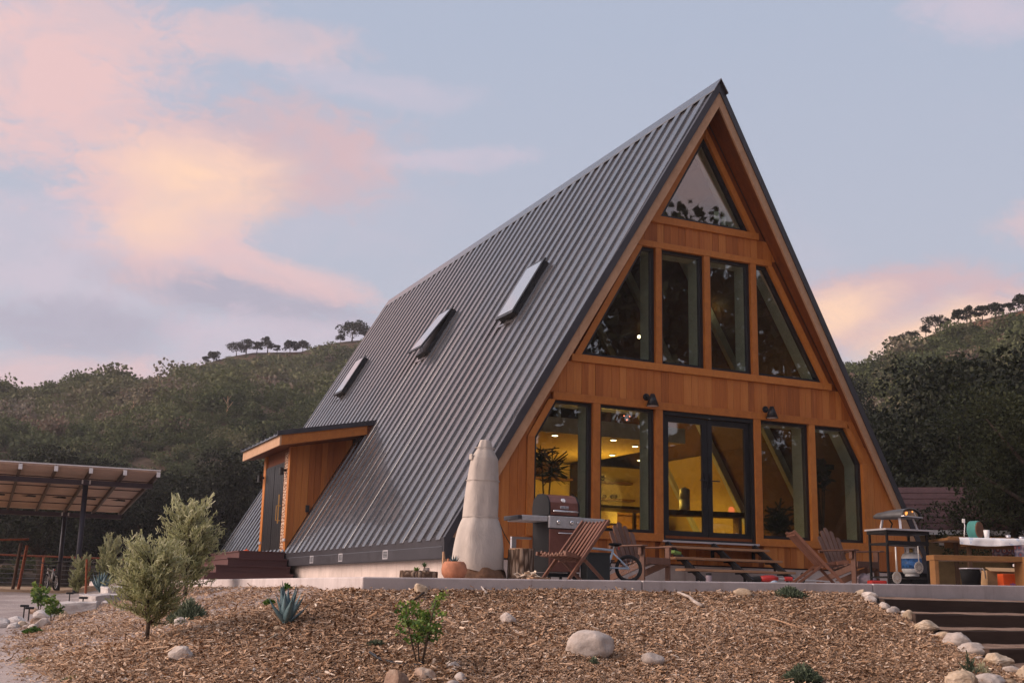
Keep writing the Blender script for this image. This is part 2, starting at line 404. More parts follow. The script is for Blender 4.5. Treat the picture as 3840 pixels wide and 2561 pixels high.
def tintmat(name, stops, rough=.75, trans=0.0, spec=.25):
    def f(b):
        a = b.n('ShaderNodeAttribute', attribute_name='tint'); c = b.ramp(a.outputs['Fac'], stops)
        p = pbsdf(b, c, rough, 0, spec)
        if not trans: return p
        t = b.n('ShaderNodeBsdfTranslucent'); b.put(t.inputs[0], c)
        mx = b.n('ShaderNodeMixShader'); mx.inputs[0].default_value = trans; b.t.links.new(p, mx.inputs[1]); b.t.links.new(t.outputs[0], mx.inputs[2]); return mx.outputs[0]
    return material(name, f)
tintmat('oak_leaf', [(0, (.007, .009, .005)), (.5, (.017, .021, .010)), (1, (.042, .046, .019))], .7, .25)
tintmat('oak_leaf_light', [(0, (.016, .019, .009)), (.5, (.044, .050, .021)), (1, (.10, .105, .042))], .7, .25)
tintmat('olive_leaf', [(0, (.16, .175, .065)), (.5, (.36, .365, .175)), (1, (.60, .58, .38))], .55, .4, .4)
tintmat('shrub_leaf', [(0, (.030, .075, .014)), (.5, (.10, .19, .030)), (1, (.28, .33, .06))], .55, .3, .4)
tintmat('agave_leaf', [(0, (.045, .095, .105)), (1, (.14, .215, .23))], .5, 0, .4)
tintmat('juniper_leaf', [(0, (.045, .065, .038)), (.6, (.11, .14, .085)), (1, (.20, .23, .15))], .7, .2)
def brushf(b):
    a = b.n('ShaderNodeAttribute', attribute_name='tint'); k = b.n('ShaderNodeAttribute', attribute_name='kind', attribute_type='INSTANCER')
    c = b.ramp(b.m('ADD', k.outputs['Fac'], b.m('MULTIPLY', b.m('SUBTRACT', a.outputs['Fac'], .5), .22)), [(0, (.034, .044, .018)), (.28, (.072, .086, .034)), (.54, (.115, .124, .052)), (.72, (.15, .138, .076)), (.84, (.18, .145, .10)), (.92, (.165, .105, .072)), (1, (.24, .205, .155))])
    p = pbsdf(b, c, .8, 0, .2); t = b.n('ShaderNodeBsdfTranslucent'); b.put(t.inputs[0], c)
    mx = b.n('ShaderNodeMixShader'); mx.inputs[0].default_value = .22; b.t.links.new(p, mx.inputs[1]); b.t.links.new(t.outputs[0], mx.inputs[2]); return mx.outputs[0]
material('brush_leaf', brushf)
tintmat('mulch_chip', [(0, (.15, .085, .048)), (.35, (.37, .225, .132)), (.62, (.52, .345, .225)), (.84, (.64, .48, .35)), (1, (.72, .60, .48))], .85, 0, .15)
tintmat('succulent', [(0, (.03, .07, .02)), (1, (.16, .26, .05))], .5, .1, .4)
tintmat('house_plant', [(0, (.008, .014, .006)), (1, (.03, .05, .015))], .5, .2, .4)
def stone(name, a, c_, d):
    def f(b):
        v = coords(b, (1, 1, 1)); r = orand(b)
        ad = b.n('ShaderNodeVectorMath', operation='ADD'); b.put(ad.inputs[0], v); cb = b.n('ShaderNodeCombineXYZ'); b.put(cb.inputs[0], b.m('MULTIPLY', r, 50)); b.put(ad.inputs[1], cb.outputs[0])
        n = b.noise(ad.outputs[0], 7, 6, .62, .5); n2 = b.noise(ad.outputs[0], 45, 4, .6)
        col = b.ramp(b.m('ADD', n, b.m('MULTIPLY', b.m('SUBTRACT', r, .5), .25)), [(.25, a), (.5, c_), (.75, d)])
        col = b.mix(b.m('MULTIPLY', b.rng(n2, .52, .72), .35), col, tuple(x*.55 for x in a))
        return pbsdf(b, col, .9, 0, .2, b.m('ADD', n, b.m('MULTIPLY', n2, .35)), .7, .015)
    return material(name, f)
stone('stone_pale', (.30, .24, .20), (.47, .40, .35), (.60, .53, .47)); stone('stone_tan', (.29, .20, .125), (.45, .34, .235), (.57, .47, .37)); stone('stone_brown', (.17, .11, .078), (.30, .20, .145), (.43, .35, .28)); stone('stone_block', (.36, .32, .30), (.50, .455, .43), (.60, .56, .53))
def groundf(b):
    v = coords(b, world=True); a = b.n('ShaderNodeAttribute', attribute_name='zone').outputs['Fac']
    n = b.noise(v, 1.3, 6, .65); n2 = b.noise(v, 26, 5, .65); n3 = b.noise(v, 110, 3, .6)
    soil = b.mix(b.rng(n2, .35, .68), (.10, .05, .028), (.30, .165, .098))
    grav = b.mix(b.rng(b.m('ADD', b.m('MULTIPLY', n, .5), b.m('MULTIPLY', n3, .5)), .35, .66), (.24, .195, .185), (.44, .375, .345))
    dry = b.mix(b.rng(b.m('ADD', b.m('MULTIPLY', n, .5), b.m('MULTIPLY', n2, .5)), .38, .62), (.20, .125, .075), (.40, .285, .185))
    leaf = b.mix(b.rng(n2, .4, .66), (.05, .035, .022), (.14, .10, .06))
    z = b.m('ADD', a, b.m('MULTIPLY', b.m('SUBTRACT', n, .5), .5))
    c = b.mix(b.rng(z, .4, .6), soil, grav); c = b.mix(b.rng(z, 1.4, 1.6), c, dry); c = b.mix(b.rng(z, 2.35, 2.65), c, leaf)
    return pbsdf(b, c, .95, 0, .12, b.m('ADD', n2, b.m('MULTIPLY', n3, .5)), .6, .03)
material('ground', groundf)
def hillf(b):
    v = coords(b, world=True); n = b.noise(v, .045, 6, .6); n2 = b.noise(v, .6, 5, .65)
    c = b.mix(b.rng(n2, .35, .65), (.055, .040, .025), (.12, .082, .055)); c = b.mix(b.rng(n, .5, .68), c, (.17, .075, .048))
    return pbsdf(b, c, .95, 0, .1, n2, .6, .3)
material('hill', hillf)
def earthstepf(b):
    v = coords(b, world=True); n = b.noise(v, 6, 6, .65); n2 = b.noise(v, 60, 4, .65)
    return pbsdf(b, b.mix(b.rng(b.m('ADD', b.m('MULTIPLY', n, .5), b.m('MULTIPLY', n2, .5)), .35, .66), (.15, .09, .06), (.36, .25, .19)), .95, 0, .12, b.m('ADD', n, n2), .7, .03)
material('earth_tread', earthstepf)
wood('timber_dark', (.028, .016, .011), (.055, .032, .022), (.10, .065, .046), grain=(3, 20, 20), orv=.3, rough=.85)
def clothf(b):
    v = coords(b, (1, 1, 1)); n = b.noise(v, 9, 4, .6); n2 = b.noise(v, 34, 3, .6)
    c = b.mix(b.rng(n, .55, .66), (.78, .77, .77), (.50, .57, .68)); c = b.mix(b.rng(n2, .66, .72), c, (.62, .33, .30))
    return pbsdf(b, c, .85, 0, .2, n, .2, .01)
material('table_cloth', clothf)
def patternf(b):
    v = coords(b, (11, 11, 11)); w = b.n('ShaderNodeTexVoronoi'); b.put(w.inputs['Vector'], v); w.inputs['Scale'].default_value = 1.0; w.inputs['Randomness'].default_value = .35
    c = b.ramp(w.outputs['Distance'], [(.10, (.10, .12, .20)), (.2, (.52, .45, .44)), (.33, (.30, .07, .05)), (.5, (.11, .12, .18)), (.75, (.46, .34, .34))])
    return pbsdf(b, c, .85, 0, .2)
material('patterned_cloth', patternf)
# ------------------------------------------------------------------ terrain
def sstep(a, b, x):
    t = np.clip((x-a)/(b-a), 0, 1); return t*t*(3-2*t)
BT = np.array([-60, -20, 0, 6, 10, 14, 18, 22, 27, 34, 45, 60, 75, 200.]); BZ = np.array([-2.6, -2.3, -2.1, -1.85, -1.62, -1.37, -1.13, -.93, -.79, -.72, -.70, -.6, -.4, -.4])
PX0, PX1, PY0, PY1 = -7.6, 14.0, -5.0, 24.0          # the patio slab, seen from above
def slabz(x, y): return -.397+.0127*(x+7.6)-.001*(y+5)
def stepline(y): return -1.42+(y+5.0)*.265           # the stone edging beside the garden steps
def fwd(x, y): return (x+11.17)*.416+(y+16.28)*.909
def ground(x, y):
    x = np.asarray(x, float); y = np.asarray(y, float)
    b = np.interp(fwd(x, y), BT, BZ)
    ddx = np.maximum(np.maximum(PX0-x, x-PX1), 0); ddy = np.maximum(np.maximum(PY0-y, y-PY1), 0); d = np.hypot(ddx, ddy)
    top = slabz(np.clip(x, PX0, PX1), np.clip(y, PY0, PY1))-.138
    m_ = top-.05*np.minimum(d, .4)-.235*np.maximum(d-.2, 0)
    k = .12; h = np.clip(.5+.5*(m_-b)/k, 0, 1)
    z = b*(1-h)+m_*h+k*h*(1-h)
    z = np.where(d <= 0, top-.05, z)
    return z-.2*sstep(.12, .32, x-stepline(y))*sstep(-4.98, -5.02, y)*(x < 9)
def gz(x, y): return float(ground(x, y))
MBY = np.array([-14, -9, -6.8, -5.2, -1.7, 1, 2.5, 3, 3.6, 4.6, 6, 9.4, 11, 14.]); MBX = np.array([-9.6, -10.1, -10.4, -10.5, -10.75, -10.45, -10.3, -9.95, -9.55, -9.1, -8.7, -8.25, -7.9, -7.7])
def mulch_edge(y): return np.interp(y, MBY, MBX)
def vnoise(x, y, s, seed=0):
    """cheap smooth value noise on arrays"""
    x = np.asarray(x)*s+seed*17.3; y = np.asarray(y)*s+seed*9.1; xi, yi = np.floor(x).astype(np.int64), np.floor(y).astype(np.int64); fx, fy = x-xi, y-yi
    fx, fy = fx*fx*(3-2*fx), fy*fy*(3-2*fy)
    def h(i, j):
        q = (i*374761393+j*668265263+seed*1442695) & 0x7fffffff; q = ((q ^ (q >> 13))*1274126177) & 0x7fffffff
        return (q % 10007)/10007.0
    return (h(xi, yi)*(1-fx)+h(xi+1, yi)*fx)*(1-fy)+(h(xi, yi+1)*(1-fx)+h(xi+1, yi+1)*fx)*fy
def axis_pts(lo, hi, fine0, fine1, step, grow=1.22):
    c = list(np.arange(fine0, fine1+1e-6, step)); s_ = step
    while c[-1] < hi: s_ *= grow; c.append(min(hi, c[-1]+s_))
    s_ = step
    while c[0] > lo: s_ *= grow; c.insert(0, max(lo, c[0]-s_))
    return np.array(c)
gx = axis_pts(-500, 500, -13, 3, .12); gy = axis_pts(-500, 500, -11, 12, .14)
GX, GY = np.meshgrid(gx, gy); GZ = ground(GX, GY)
GZ = GZ + (vnoise(GX, GY, 1.6, 1)-.5)*.05*(GX < PX0+.0)+(vnoise(GX, GY, 1.4, 2)-.5)*.04*(GY < PY0)
ins = (GX > PX0+.05) & (GX < PX1-.05) & (GY > PY0+.05) & (GY < PY1-.05); GZ = np.where(ins, np.minimum(GZ, -.62), GZ)
T_ = fwd(GX, GY); ex = mulch_edge(GY)
zone = sstep(-.25, .25, ex-GX)*1.0                         # 0 mulch bed, 1 gravel drive, 2 dry grass, 3 leaf litter
zone = np.where(GY > 11, np.maximum(zone, 1.0), zone); zone = np.maximum(zone, 1+sstep(31, 34, T_)); zone = np.maximum(zone, 2+sstep(46, 52, T_)*(GX < 6)+sstep(3, 6, GX)*(GX >= 3))*1.0*(T_ > 30)+zone*(T_ <= 30)
zone = np.where((GX > 14) & (GY > -12), 3.0, zone); zone = np.where((GX > stepline(GY)+.3) & (GY < -5) & (GX < 12), 1.6, zone)
nx_, ny_ = len(gx), len(gy); ii = np.arange(nx_*ny_).reshape(ny_, nx_)
gf = np.stack([ii[:-1, :-1], ii[:-1, 1:], ii[1:, 1:], ii[1:, :-1]], -1).reshape(-1, 4)
gme = fastmesh('ground', np.stack([GX, GY, GZ], -1).reshape(-1, 3), gf, None, zone.ravel())
tag(link('ground', gme, MAT['ground'], smooth=True), kind='structure')
# hills: ridge height by bearing, seen from the garden
RB = np.array([-.9, -.45, -.0659, .0072, .0192, .0338, .0429, .0637, .1012, .1337, .1501, .1652, .1847, .2043, .2449, .2581, .2784, .2992, .3766, .4479, .5659, .6573, .7115, .7279, .7449, .7614, .7706, .7883, .8059, .8267, .8446, .8594, .9294, 1.0348, 1.5, 2.2])
RT = np.array([.06, .08, .1234, .1462, .1449, .1413, .1467, .1571, .168, .176, .1828, .1895, .1968, .2017, .205, .2106, .2158, .2189, .2299, .2294, .2154, .1974, .1947, .1948, .2004, .21, .2152, .2223, .2285, .2318, .2352, .2376, .2441, .2396, .20, .12])-.003
def ridge_r(a): return np.interp(a, [-.9, 0, .35, .6, .75, 1.0, 2.2], [240, 190, 185, 150, 125, 120, 140])
def hill_r0(a): return np.interp(a, [-.9, 0, .35, .6, .8, 2.2], [80, 66, 62, 50, 44, 44])
def hill_z(a, r):
    R = ridge_r(a); r0 = hill_r0(a); zr = CAM.z+R*np.interp(a, RB, RT); s_ = (r-r0)/(R-r0)
    up = -.55+(zr+.55)*np.clip(s_, 0, 1)**1.12; dn = np.maximum(s_-1, 0)
    z = up-dn*dn*14-dn*6
    x, y = CAM.x+r*np.sin(a), CAM.y+r*np.cos(a)
    return z+((vnoise(x, y, .028, 3)-.5)*9.0+(vnoise(x, y, .09, 4)-.5)*3.0)*np.clip(s_*3, 0, 1)*np.clip((1.0-s_)*4, 0.0, 1)
ha = np.concatenate([np.linspace(-.9, -.1, 40, endpoint=False), np.linspace(-.1, 1.0, 330, endpoint=False), np.linspace(1.0, 2.2, 50)]); hs = np.concatenate([np.linspace(-.06, 1.0, 70), np.linspace(1.03, 1.6, 12)])
HA, HS = np.meshgrid(ha, hs); HR = hill_r0(HA)+HS*(ridge_r(HA)-hill_r0(HA)); HZ = hill_z(HA, HR); HZ = np.where(HS < 0, -1.6, HZ)
hv = np.stack([CAM.x+HR*np.sin(HA), CAM.y+HR*np.cos(HA), HZ], -1).reshape(-1, 3)
ii = np.arange(HA.size).reshape(HA.shape); hf = np.stack([ii[:-1, :-1], ii[:-1, 1:], ii[1:, 1:], ii[1:, :-1]], -1).reshape(-1, 4)
tag(link('hills', fastmesh('hills', hv, hf), MAT['hill'], smooth=True), kind='structure')
# ------------------------------------------------------------------ patio slab
pat = empty('patio', (0, 0, 0)); pat['kind'] = 'structure'
xs_ = [PX0, -4.35, -1.05, 2.35, 5.8, 9.4, PX1]
for a_, b_ in zip(xs_[:-1], xs_[1:]):      # poured sections with open joints between them
    m = MB(); q_ = np.linspace(a_+.006, b_-.006, 7)
    top = [(x, PY0+.012*math.sin(x*1.7), slabz(x, PY0)) for x in q_]+[(x, PY1, slabz(x, PY1)) for x in q_[::-1]]
    nT = len(top); m.add(top+[(x, y, z-.34) for x, y, z in top], [tuple(range(nT)), tuple(range(2*nT-1, nT-1, -1))]+[(i_, (i_+1) % nT, nT+(i_+1) % nT, nT+i_) for i_ in range(nT)])
    o_ = m.build('slab_section', MAT['slab_concrete'], pat, bevel=.014)
m = MB(); m.box2((PX0+.02, PY0+.05, -.9), (PX1-.02, PY1-.02, -.62)); m.build('slab_base', MAT['slab_concrete'], pat)
# ------------------------------------------------------------------ the A-frame house
H, K = 8.416, 1.7164; CS = math.sqrt(1+K*K); LB = 17.6; XE = 4.77; ZE = H-K*XE
house = empty('a_frame_house', (0, 0, 0), 0, 'tall cedar A-frame house with ribbed dark metal roof and a glazed front gable', 'house')
def yfront(x): return -(.503-.104*min(abs(x), 4.8))
def P(name, mb, mat, parent=house, **k): return mb.build(name, MAT[mat], parent, **k)
# --- roof: base sheet, then one panel per rib bay on the visible side
m = MB()
for s in (-1, 1):
    a = [(0, H-.09), (s*XE, ZE-.09), (s*XE, ZE-.26), (0, H-.30)]
    n = len(a); ydef = lambda x: yfront(x)+.05
    m.prism(a, ydef, LB-.03)
roof = P('roof', m, 'flashing')
PITCH = .41; ny = int((LB+.50)/PITCH)
NX, NZ = -K/CS, 1/CS           # outward normal of the left slope (x, z)
def roofpt(x, y, h): return (x+NX*h, y, H+K*x+NZ*h)
prof = [(0.0, 0.0), (.195, 0.0), (.202, .031), (.21, .033), (.365, .033), (.385, 0.0), (.41, 0.0)]
def xlow(y): return -min(XE, max(0.05, (y+.503)/.104)) if y < -.007 else -XE
prand = random.Random(3)
for i in range(ny+1):
    y0 = -.49+i*PITCH; m = MB(); pts = []
    for dy_, h in prof:
        y = y0+dy_
        if y > LB: y = LB
        pts.append((y, h+prand.uniform(-.0012, .0012)))
    vs = []; 
    for y, h in pts:
        xl = xlow(y)
        vs += [roofpt(-.02, y, h), roofpt(xl*.5, y, h+prand.uniform(-.0015, .0015)), roofpt(xl, y, h)]
    fs = [(3*j+k, 3*j+k+1, 3*j+k+4, 3*j+k+3) for j in range(len(pts)-1) for k in (0, 1)]
    # closed rib end at the eave
    nb = len(vs); vs += [(v[0]-NX*.02, v[1], v[2]-NZ*.02) for v in [vs[3*j+2] for j in range(len(pts))]]
    fs += [(3*j+2, nb+j, nb+j+1, 3*j+5) for j in range(len(pts)-1)]
    if pts[-1][0]-pts[0][0] > .02: m.add(vs, fs); P('roof_panel', m, 'roof_metal', roof)
m = MB()
for i in range(ny+1):
    y0 = -.49+i*PITCH; vs = []
    pp = [(min(y0+a, LB), h) for a, h in prof]
    for y, h in pp:
        xl = -xlow(y); vs += [(.02-NX*h, y, H-K*.02+NZ*h), (xl-NX*h, y, H-K*xl+NZ*h)]
    m.add(vs, [(2*j, 2*j+1, 2*j+3, 2*j+2) for j in range(len(pp)-1)])
P('far_slope_panels', m, 'roof_metal', roof)
m = MB()   # ridge cap
for s in (-1, 1): m.prism([(0, H+.075), (s*.15, H-K*.15+.085), (s*.15, H-K*.15+.065), (0, H+.05)], -.56, LB+.02)
P('ridge_cap', m, 'roof_metal', roof)
m = MB()   # back rake trim on the visible side
m.add([(0, LB-.02, H+.06), (-XE-.04, LB-.02, ZE+.055), (-XE-.04, LB-.02, ZE-.13), (0, LB-.02, H-.13), (0, LB+.05, H+.06), (-XE-.04, LB+.05, ZE+.055), (-XE-.04, LB+.05, ZE-.13), (0, LB+.05, H-.13)], [(0, 1, 2, 3), (7, 6, 5, 4), (0, 4, 5, 1), (2, 6, 7, 3), (1, 5, 6, 2)])
P('rake_trim', m, 'roof_metal', roof)
for s in (-1, 1):  # front rake trim: dark metal band along the leaning gable edge
    m = MB(); m.prism([(0, H+.045), (s*XE, ZE+.045), (s*XE, ZE-.165), (0, H-.165)], lambda x: yfront(x)-.012, lambda x: yfront(x)+.07); P('rake_trim', m, 'flashing', roof)
    # wooden fascia boards below it, two lengths with a joint
    hA, hB = 8.251, 7.975
    for x0, x1 in ((0.0, 2.62), (2.624, XE)):
        m = MB(); m.prism([(s*x0, hA-K*x0-.003), (s*x1, hA-K*x1-.003), (s*x1, hB-K*x1), (s*x0, hB-K*x0)], lambda x: yfront(x)+.012, lambda x: yfront(x)+.055); P('fascia_board', m, 'cedar_fascia')
    # soffit boards under the overhang
    for k in range(4):
        f0, f1 = k/4, (k+1)/4-.008; m = MB(); hS = 8.05
        g0 = lambda x: yfront(x)+.055+(-.0-(yfront(x)+.055))*f0; g1 = lambda x: yfront(x)+.055+(-.0-(yfront(x)+.055))*f1
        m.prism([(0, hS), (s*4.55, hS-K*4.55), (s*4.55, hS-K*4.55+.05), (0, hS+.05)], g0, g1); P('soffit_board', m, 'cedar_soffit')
# --- gable wall
ZT, ZB, ZS, TW = 2.527, .481, .355, .125
ZMB, ZMT, ZTB, ZTA = 3.311, 5.340, 5.924, 7.583
def slope_x(z): return (8.06-z)/K
m = MB()   # sheathing behind the boards, everywhere but the openings
def sh(poly): m.prism(poly, .03, .15)
sh([(-4.66, 0), (4.66, 0), (4.40, ZB-.02), (-4.40, ZB-.02)])
for s in (-1, 1):
    sh([(s*3.36, ZB-.02), (s*slope_x(ZB), ZB-.02), (s*slope_x(1.9), 1.9), (s*3.36, 1.9)]); sh([(s*3.36, 1.9), (s*slope_x(1.9), 1.9), (s*slope_x(ZT+.05), ZT+.05), (s*2.99, ZT+.05)])
    sh([(s*2.53, ZMB-.05), (s*slope_x(ZMB-.05), ZMB-.05), (s*slope_x(ZMT+.05), ZMT+.05), (s*1.35, ZMT+.05)]); sh([(s*1.0, ZTB-.04), (s*slope_x(ZTB-.04), ZTB-.04), (0, 8.06), (0, ZTA+.1)])
    for a, b, z0, z1 in ((2.115, 2.255, ZB-.02, ZT+.05), (.925, 1.075, ZB-.02, ZT+.05), (.93, 1.055, ZMB-.05, ZMT+.05)): sh([(s*a, z0), (s*b, z0), (s*b, z1), (s*a, z1)])
sh([(-.063, ZMB-.05), (.063, ZMB-.05), (.063, ZMT+.05), (-.063, ZMT+.05)])
sh([(-slope_x(ZT+.05), ZT+.05), (slope_x(ZT+.05), ZT+.05), (slope_x(ZMB-.05), ZMB-.05), (-slope_x(ZMB-.05), ZMB-.05)])
sh([(-slope_x(ZMT+.05), ZMT+.05), (slope_x(ZMT+.05), ZMT+.05), (slope_x(ZTB-.04), ZTB-.04), (-slope_x(ZTB-.04), ZTB-.04)])
gable = P('gable_wall', m, 'cedar_soffit')
brand = random.Random(11)
def board(poly, keep=.0012):
    if len(poly) < 3 or area(poly) < keep: return
    y = brand.uniform(-.004, .004); g = MB(); g.prism(inset_safe(poly), y, .03); P('board', g, 'cedar_board', gable)
def inset_safe(poly):
    # tiny shadow gap between neighbouring boards
    cx = sum(p[0] for p in poly)/len(poly); return [(cx+(x-cx)*.972, z) for x, z in poly]
def band(z0, z1, bw, skip=None, off=0.0):
    xw = slope_x(z0)+.02; x = -xw+off
    while x < xw:
        w = bw*brand.uniform(.86, 1.14); poly = [(x, z0), (x+w, z0), (x+w, z1), (x, z1)]
        for s in (-1, 1): poly = clip(poly, s*K, 1, 8.045) if poly else poly
        if poly and not (skip and skip(x, x+w)): board(poly)
        x += w
band(ZT+TW-.003, ZMB-TW, .142); band(ZMT+.105, ZTB-.125, .142)
band(.004, ZS, .142, skip=lambda a, b: b > -.98 and a < .98)
x = -.98
while x < .97: board([(x, .004), (x+.138, .004), (x+.138, .30), (x, .30)]); x += .14
for s in (-1, 1):          # full height boards either side of the lower windows, then over the bevel
    x = 3.43
    while x < 4.42:
        poly = [(s*x, ZS), (s*(x+.142), ZS), (s*(x+.142), 3), (s*x, 3)]
        if s < 0: poly = poly[::-1]
        poly = clip(poly, s*K, 1, 8.045)
        if poly: board(poly)
        x += .142
    for z0, z1 in ((1.905, 2.2), (2.2, ZT+TW)):       # narrow fillers between bevel trim and roof
        a = lambda z: 3.425-(z-1.9)/1.732
        poly = [(s*(a(z0)+.005), z0), (s*(slope_x(z0)-.01), z0), (s*(slope_x(z1)-.01), z1), (s*(a(z1)+.005), z1)]
        board(poly)
# --- trim boards
def trim(poly, y0=-.036, y1=.045, mat='cedar_trim'): g = MB(); g.prism(poly, y0, y1); return P('trim_board', g, mat, gable, bevel=.004)
def rect(x0, z0, x1, z1): return [(x0, z0), (x1, z0), (x1, z1), (x0, z1)]
trim(rect(-2.985, ZT, 2.985, ZT+TW), -.038)
for s in (-1, 1):
    trim(rect(s*.93, ZS, s*3.425, ZB)); trim(rect(s*3.30, ZB+.001, s*3.425, 1.90), -.034); trim([(s*3.30, 1.901), (s*3.425, 1.901), (s*3.063, ZT-.001), (s*2.938, ZT-.001)], -.035)
    trim(rect(s*2.12, ZB+.001, s*2.25, ZT-.001), -.033); trim(rect(s*.93, ZB+.001, s*1.07, ZT-.001), -.033)
    trim(rect(s*.933, ZMB+.001, s*1.052, ZMT-.001), -.033); trim([(s*2.475, ZMB+.001), (s*2.60, ZMB+.001), (s*1.425, ZMT-.001), (s*1.306, ZMT-.001)], -.034)
    trim([(s*.947, ZTB+.001), (s*1.075, ZTB+.001), (s*.01, ZTA+.205), (s*.004, ZTA)], -.034)
trim(rect(-.062, ZMB+.001, .062, ZMT-.001), -.033); trim(rect(-2.66, ZMB-.122, 2.66, ZMB), -.04); trim(rect(-1.40, ZMT, 1.40, ZMT+.105), -.037); trim(rect(-1.13, ZTB-.128, 1.13, ZTB), -.04)
trim(rect(-.96, .305, .96, .352), -.03)
# --- windows
def window(poly, fw=.055):
    w = MB(); w.ring(poly, inset(poly, fw), .035, .125); win = P('window', w, 'black_frame')
    q = MB(); q.prism(inset(poly, fw-.006), .075, .083); P('pane', q, 'glass', win)
    q = MB(); q.ring(inset(poly, .02), inset(poly, .052), .128, .40); P('reveal', q, 'sage_paint', win)
    return win
def ccw(p): 
    a = sum(p[i][0]*p[(i+1) % len(p)][1]-p[(i+1) % len(p)][0]*p[i][1] for i in range(len(p)))
    return p if a > 0 else p[::-1]
for s in (-1, 1):
    window(ccw([(s*2.25, ZB), (s*3.30, ZB), (s*3.30, 1.90), (s*2.938, ZT), (s*2.25, ZT)])); window(ccw(rect(s*1.07, ZB, s*2.12, ZT)))
    window(ccw([(s*1.052, ZMB), (s*2.475, ZMB), (s*1.306, ZMT), (s*1.052, ZMT)])); window(ccw(rect(s*.062, ZMB, s*.933, ZMT)))
tw = window([(-.947, ZTB), (.947, ZTB), (0, ZTA)])
for x, z in ((.30, 6.17), (.46, 6.09)):
    g = MB(); g.box((x, .0875, z), (.105, .004, .15)); P('sticker', g, 'sticker', tw)
# --- french door
g = MB(); D0, D1, DZ0, DZ1 = -.93, .93, .385, ZT
g.ring(rect(D0, DZ0, D1, DZ1), rect(D0+.055, DZ0+.03, D1-.055, DZ1-.07), .0, .13); fd = P('french_door', g, 'black_frame')
for s in (-1, 1):
    a, b = (D0+.06, -.004) if s < 0 else (.004, D1-.06)
    g = MB(); g.ring(rect(a, DZ0+.034, b, DZ1-.076), rect(a+.095, DZ0+.16, b-.095, DZ1-.175), .05, .10); P('leaf', g, 'black_frame', fd)
    g = MB(); g.prism(rect(a+.09, DZ0+.155, b-.09, DZ1-.17), .072, .08); P('pane', g, 'glass', fd)
    g = MB(); g.box((s*.055, .035, 1.40), (.035, .02, .24)); g.tube([(s*.055, .03, 1.40), (s*.055, -.02, 1.40), (s*.20, -.02, 1.40)], .010); P('handle', g, 'black_metal', fd)
g = MB(); g.box((0, -.02, .365), (1.90, .12, .03)); P('sill', g, 'pale_metal', fd)
g = MB(); g.box((0.02, -.002, 2.455), (.035, .012, .018)); P('latch', g, 'chrome', fd)
# --- foundation and the dark skirt under the eaves
g = MB(); g.box2((-4.60, .03, -.62), (4.60, LB-.1, -.02)); P('foundation', g, 'foundation_concrete')
g = MB(); g.prism([(-4.78, ZE+.05), (-4.60, ZE+.05), (-4.58, -.045), (-4.74, -.045)], -.02, LB-.05); P('skirt_board', g, 'flashing')
g = MB(); g.prism([(4.78, ZE+.05), (4.60, ZE+.05), (4.58, -.045), (4.74, -.045)], -.02, LB-.05); P('skirt_board', g, 'flashing')
for y in (7.42, 5.35, 2.70):
    g = MB()
    yo, zo, h_, w_ = y, .075, .075, .13
    g.box2((-4.775, yo-w_, zo-h_), (-4.70, yo-w_+.018, zo+h_)); g.box2((-4.775, yo+w_-.018, zo-h_), (-4.70, yo+w_, zo+h_)); g.box2((-4.775, yo-w_+.018, zo-h_), (-4.70, yo+w_-.018, zo-h_+.016)); g.box2((-4.775, yo-w_+.018, zo+h_-.016), (-4.70, yo+w_-.018, zo+h_))
    v_ = P('crawl_vent', g, 'pale_metal'); g = MB()
    for k in range(5): g.box((-4.765, yo, zo-h_+.028+k*.024), (.012, 2*w_-.038, .010), ry=.5)
    P('louvre', g, 'steel', v_)
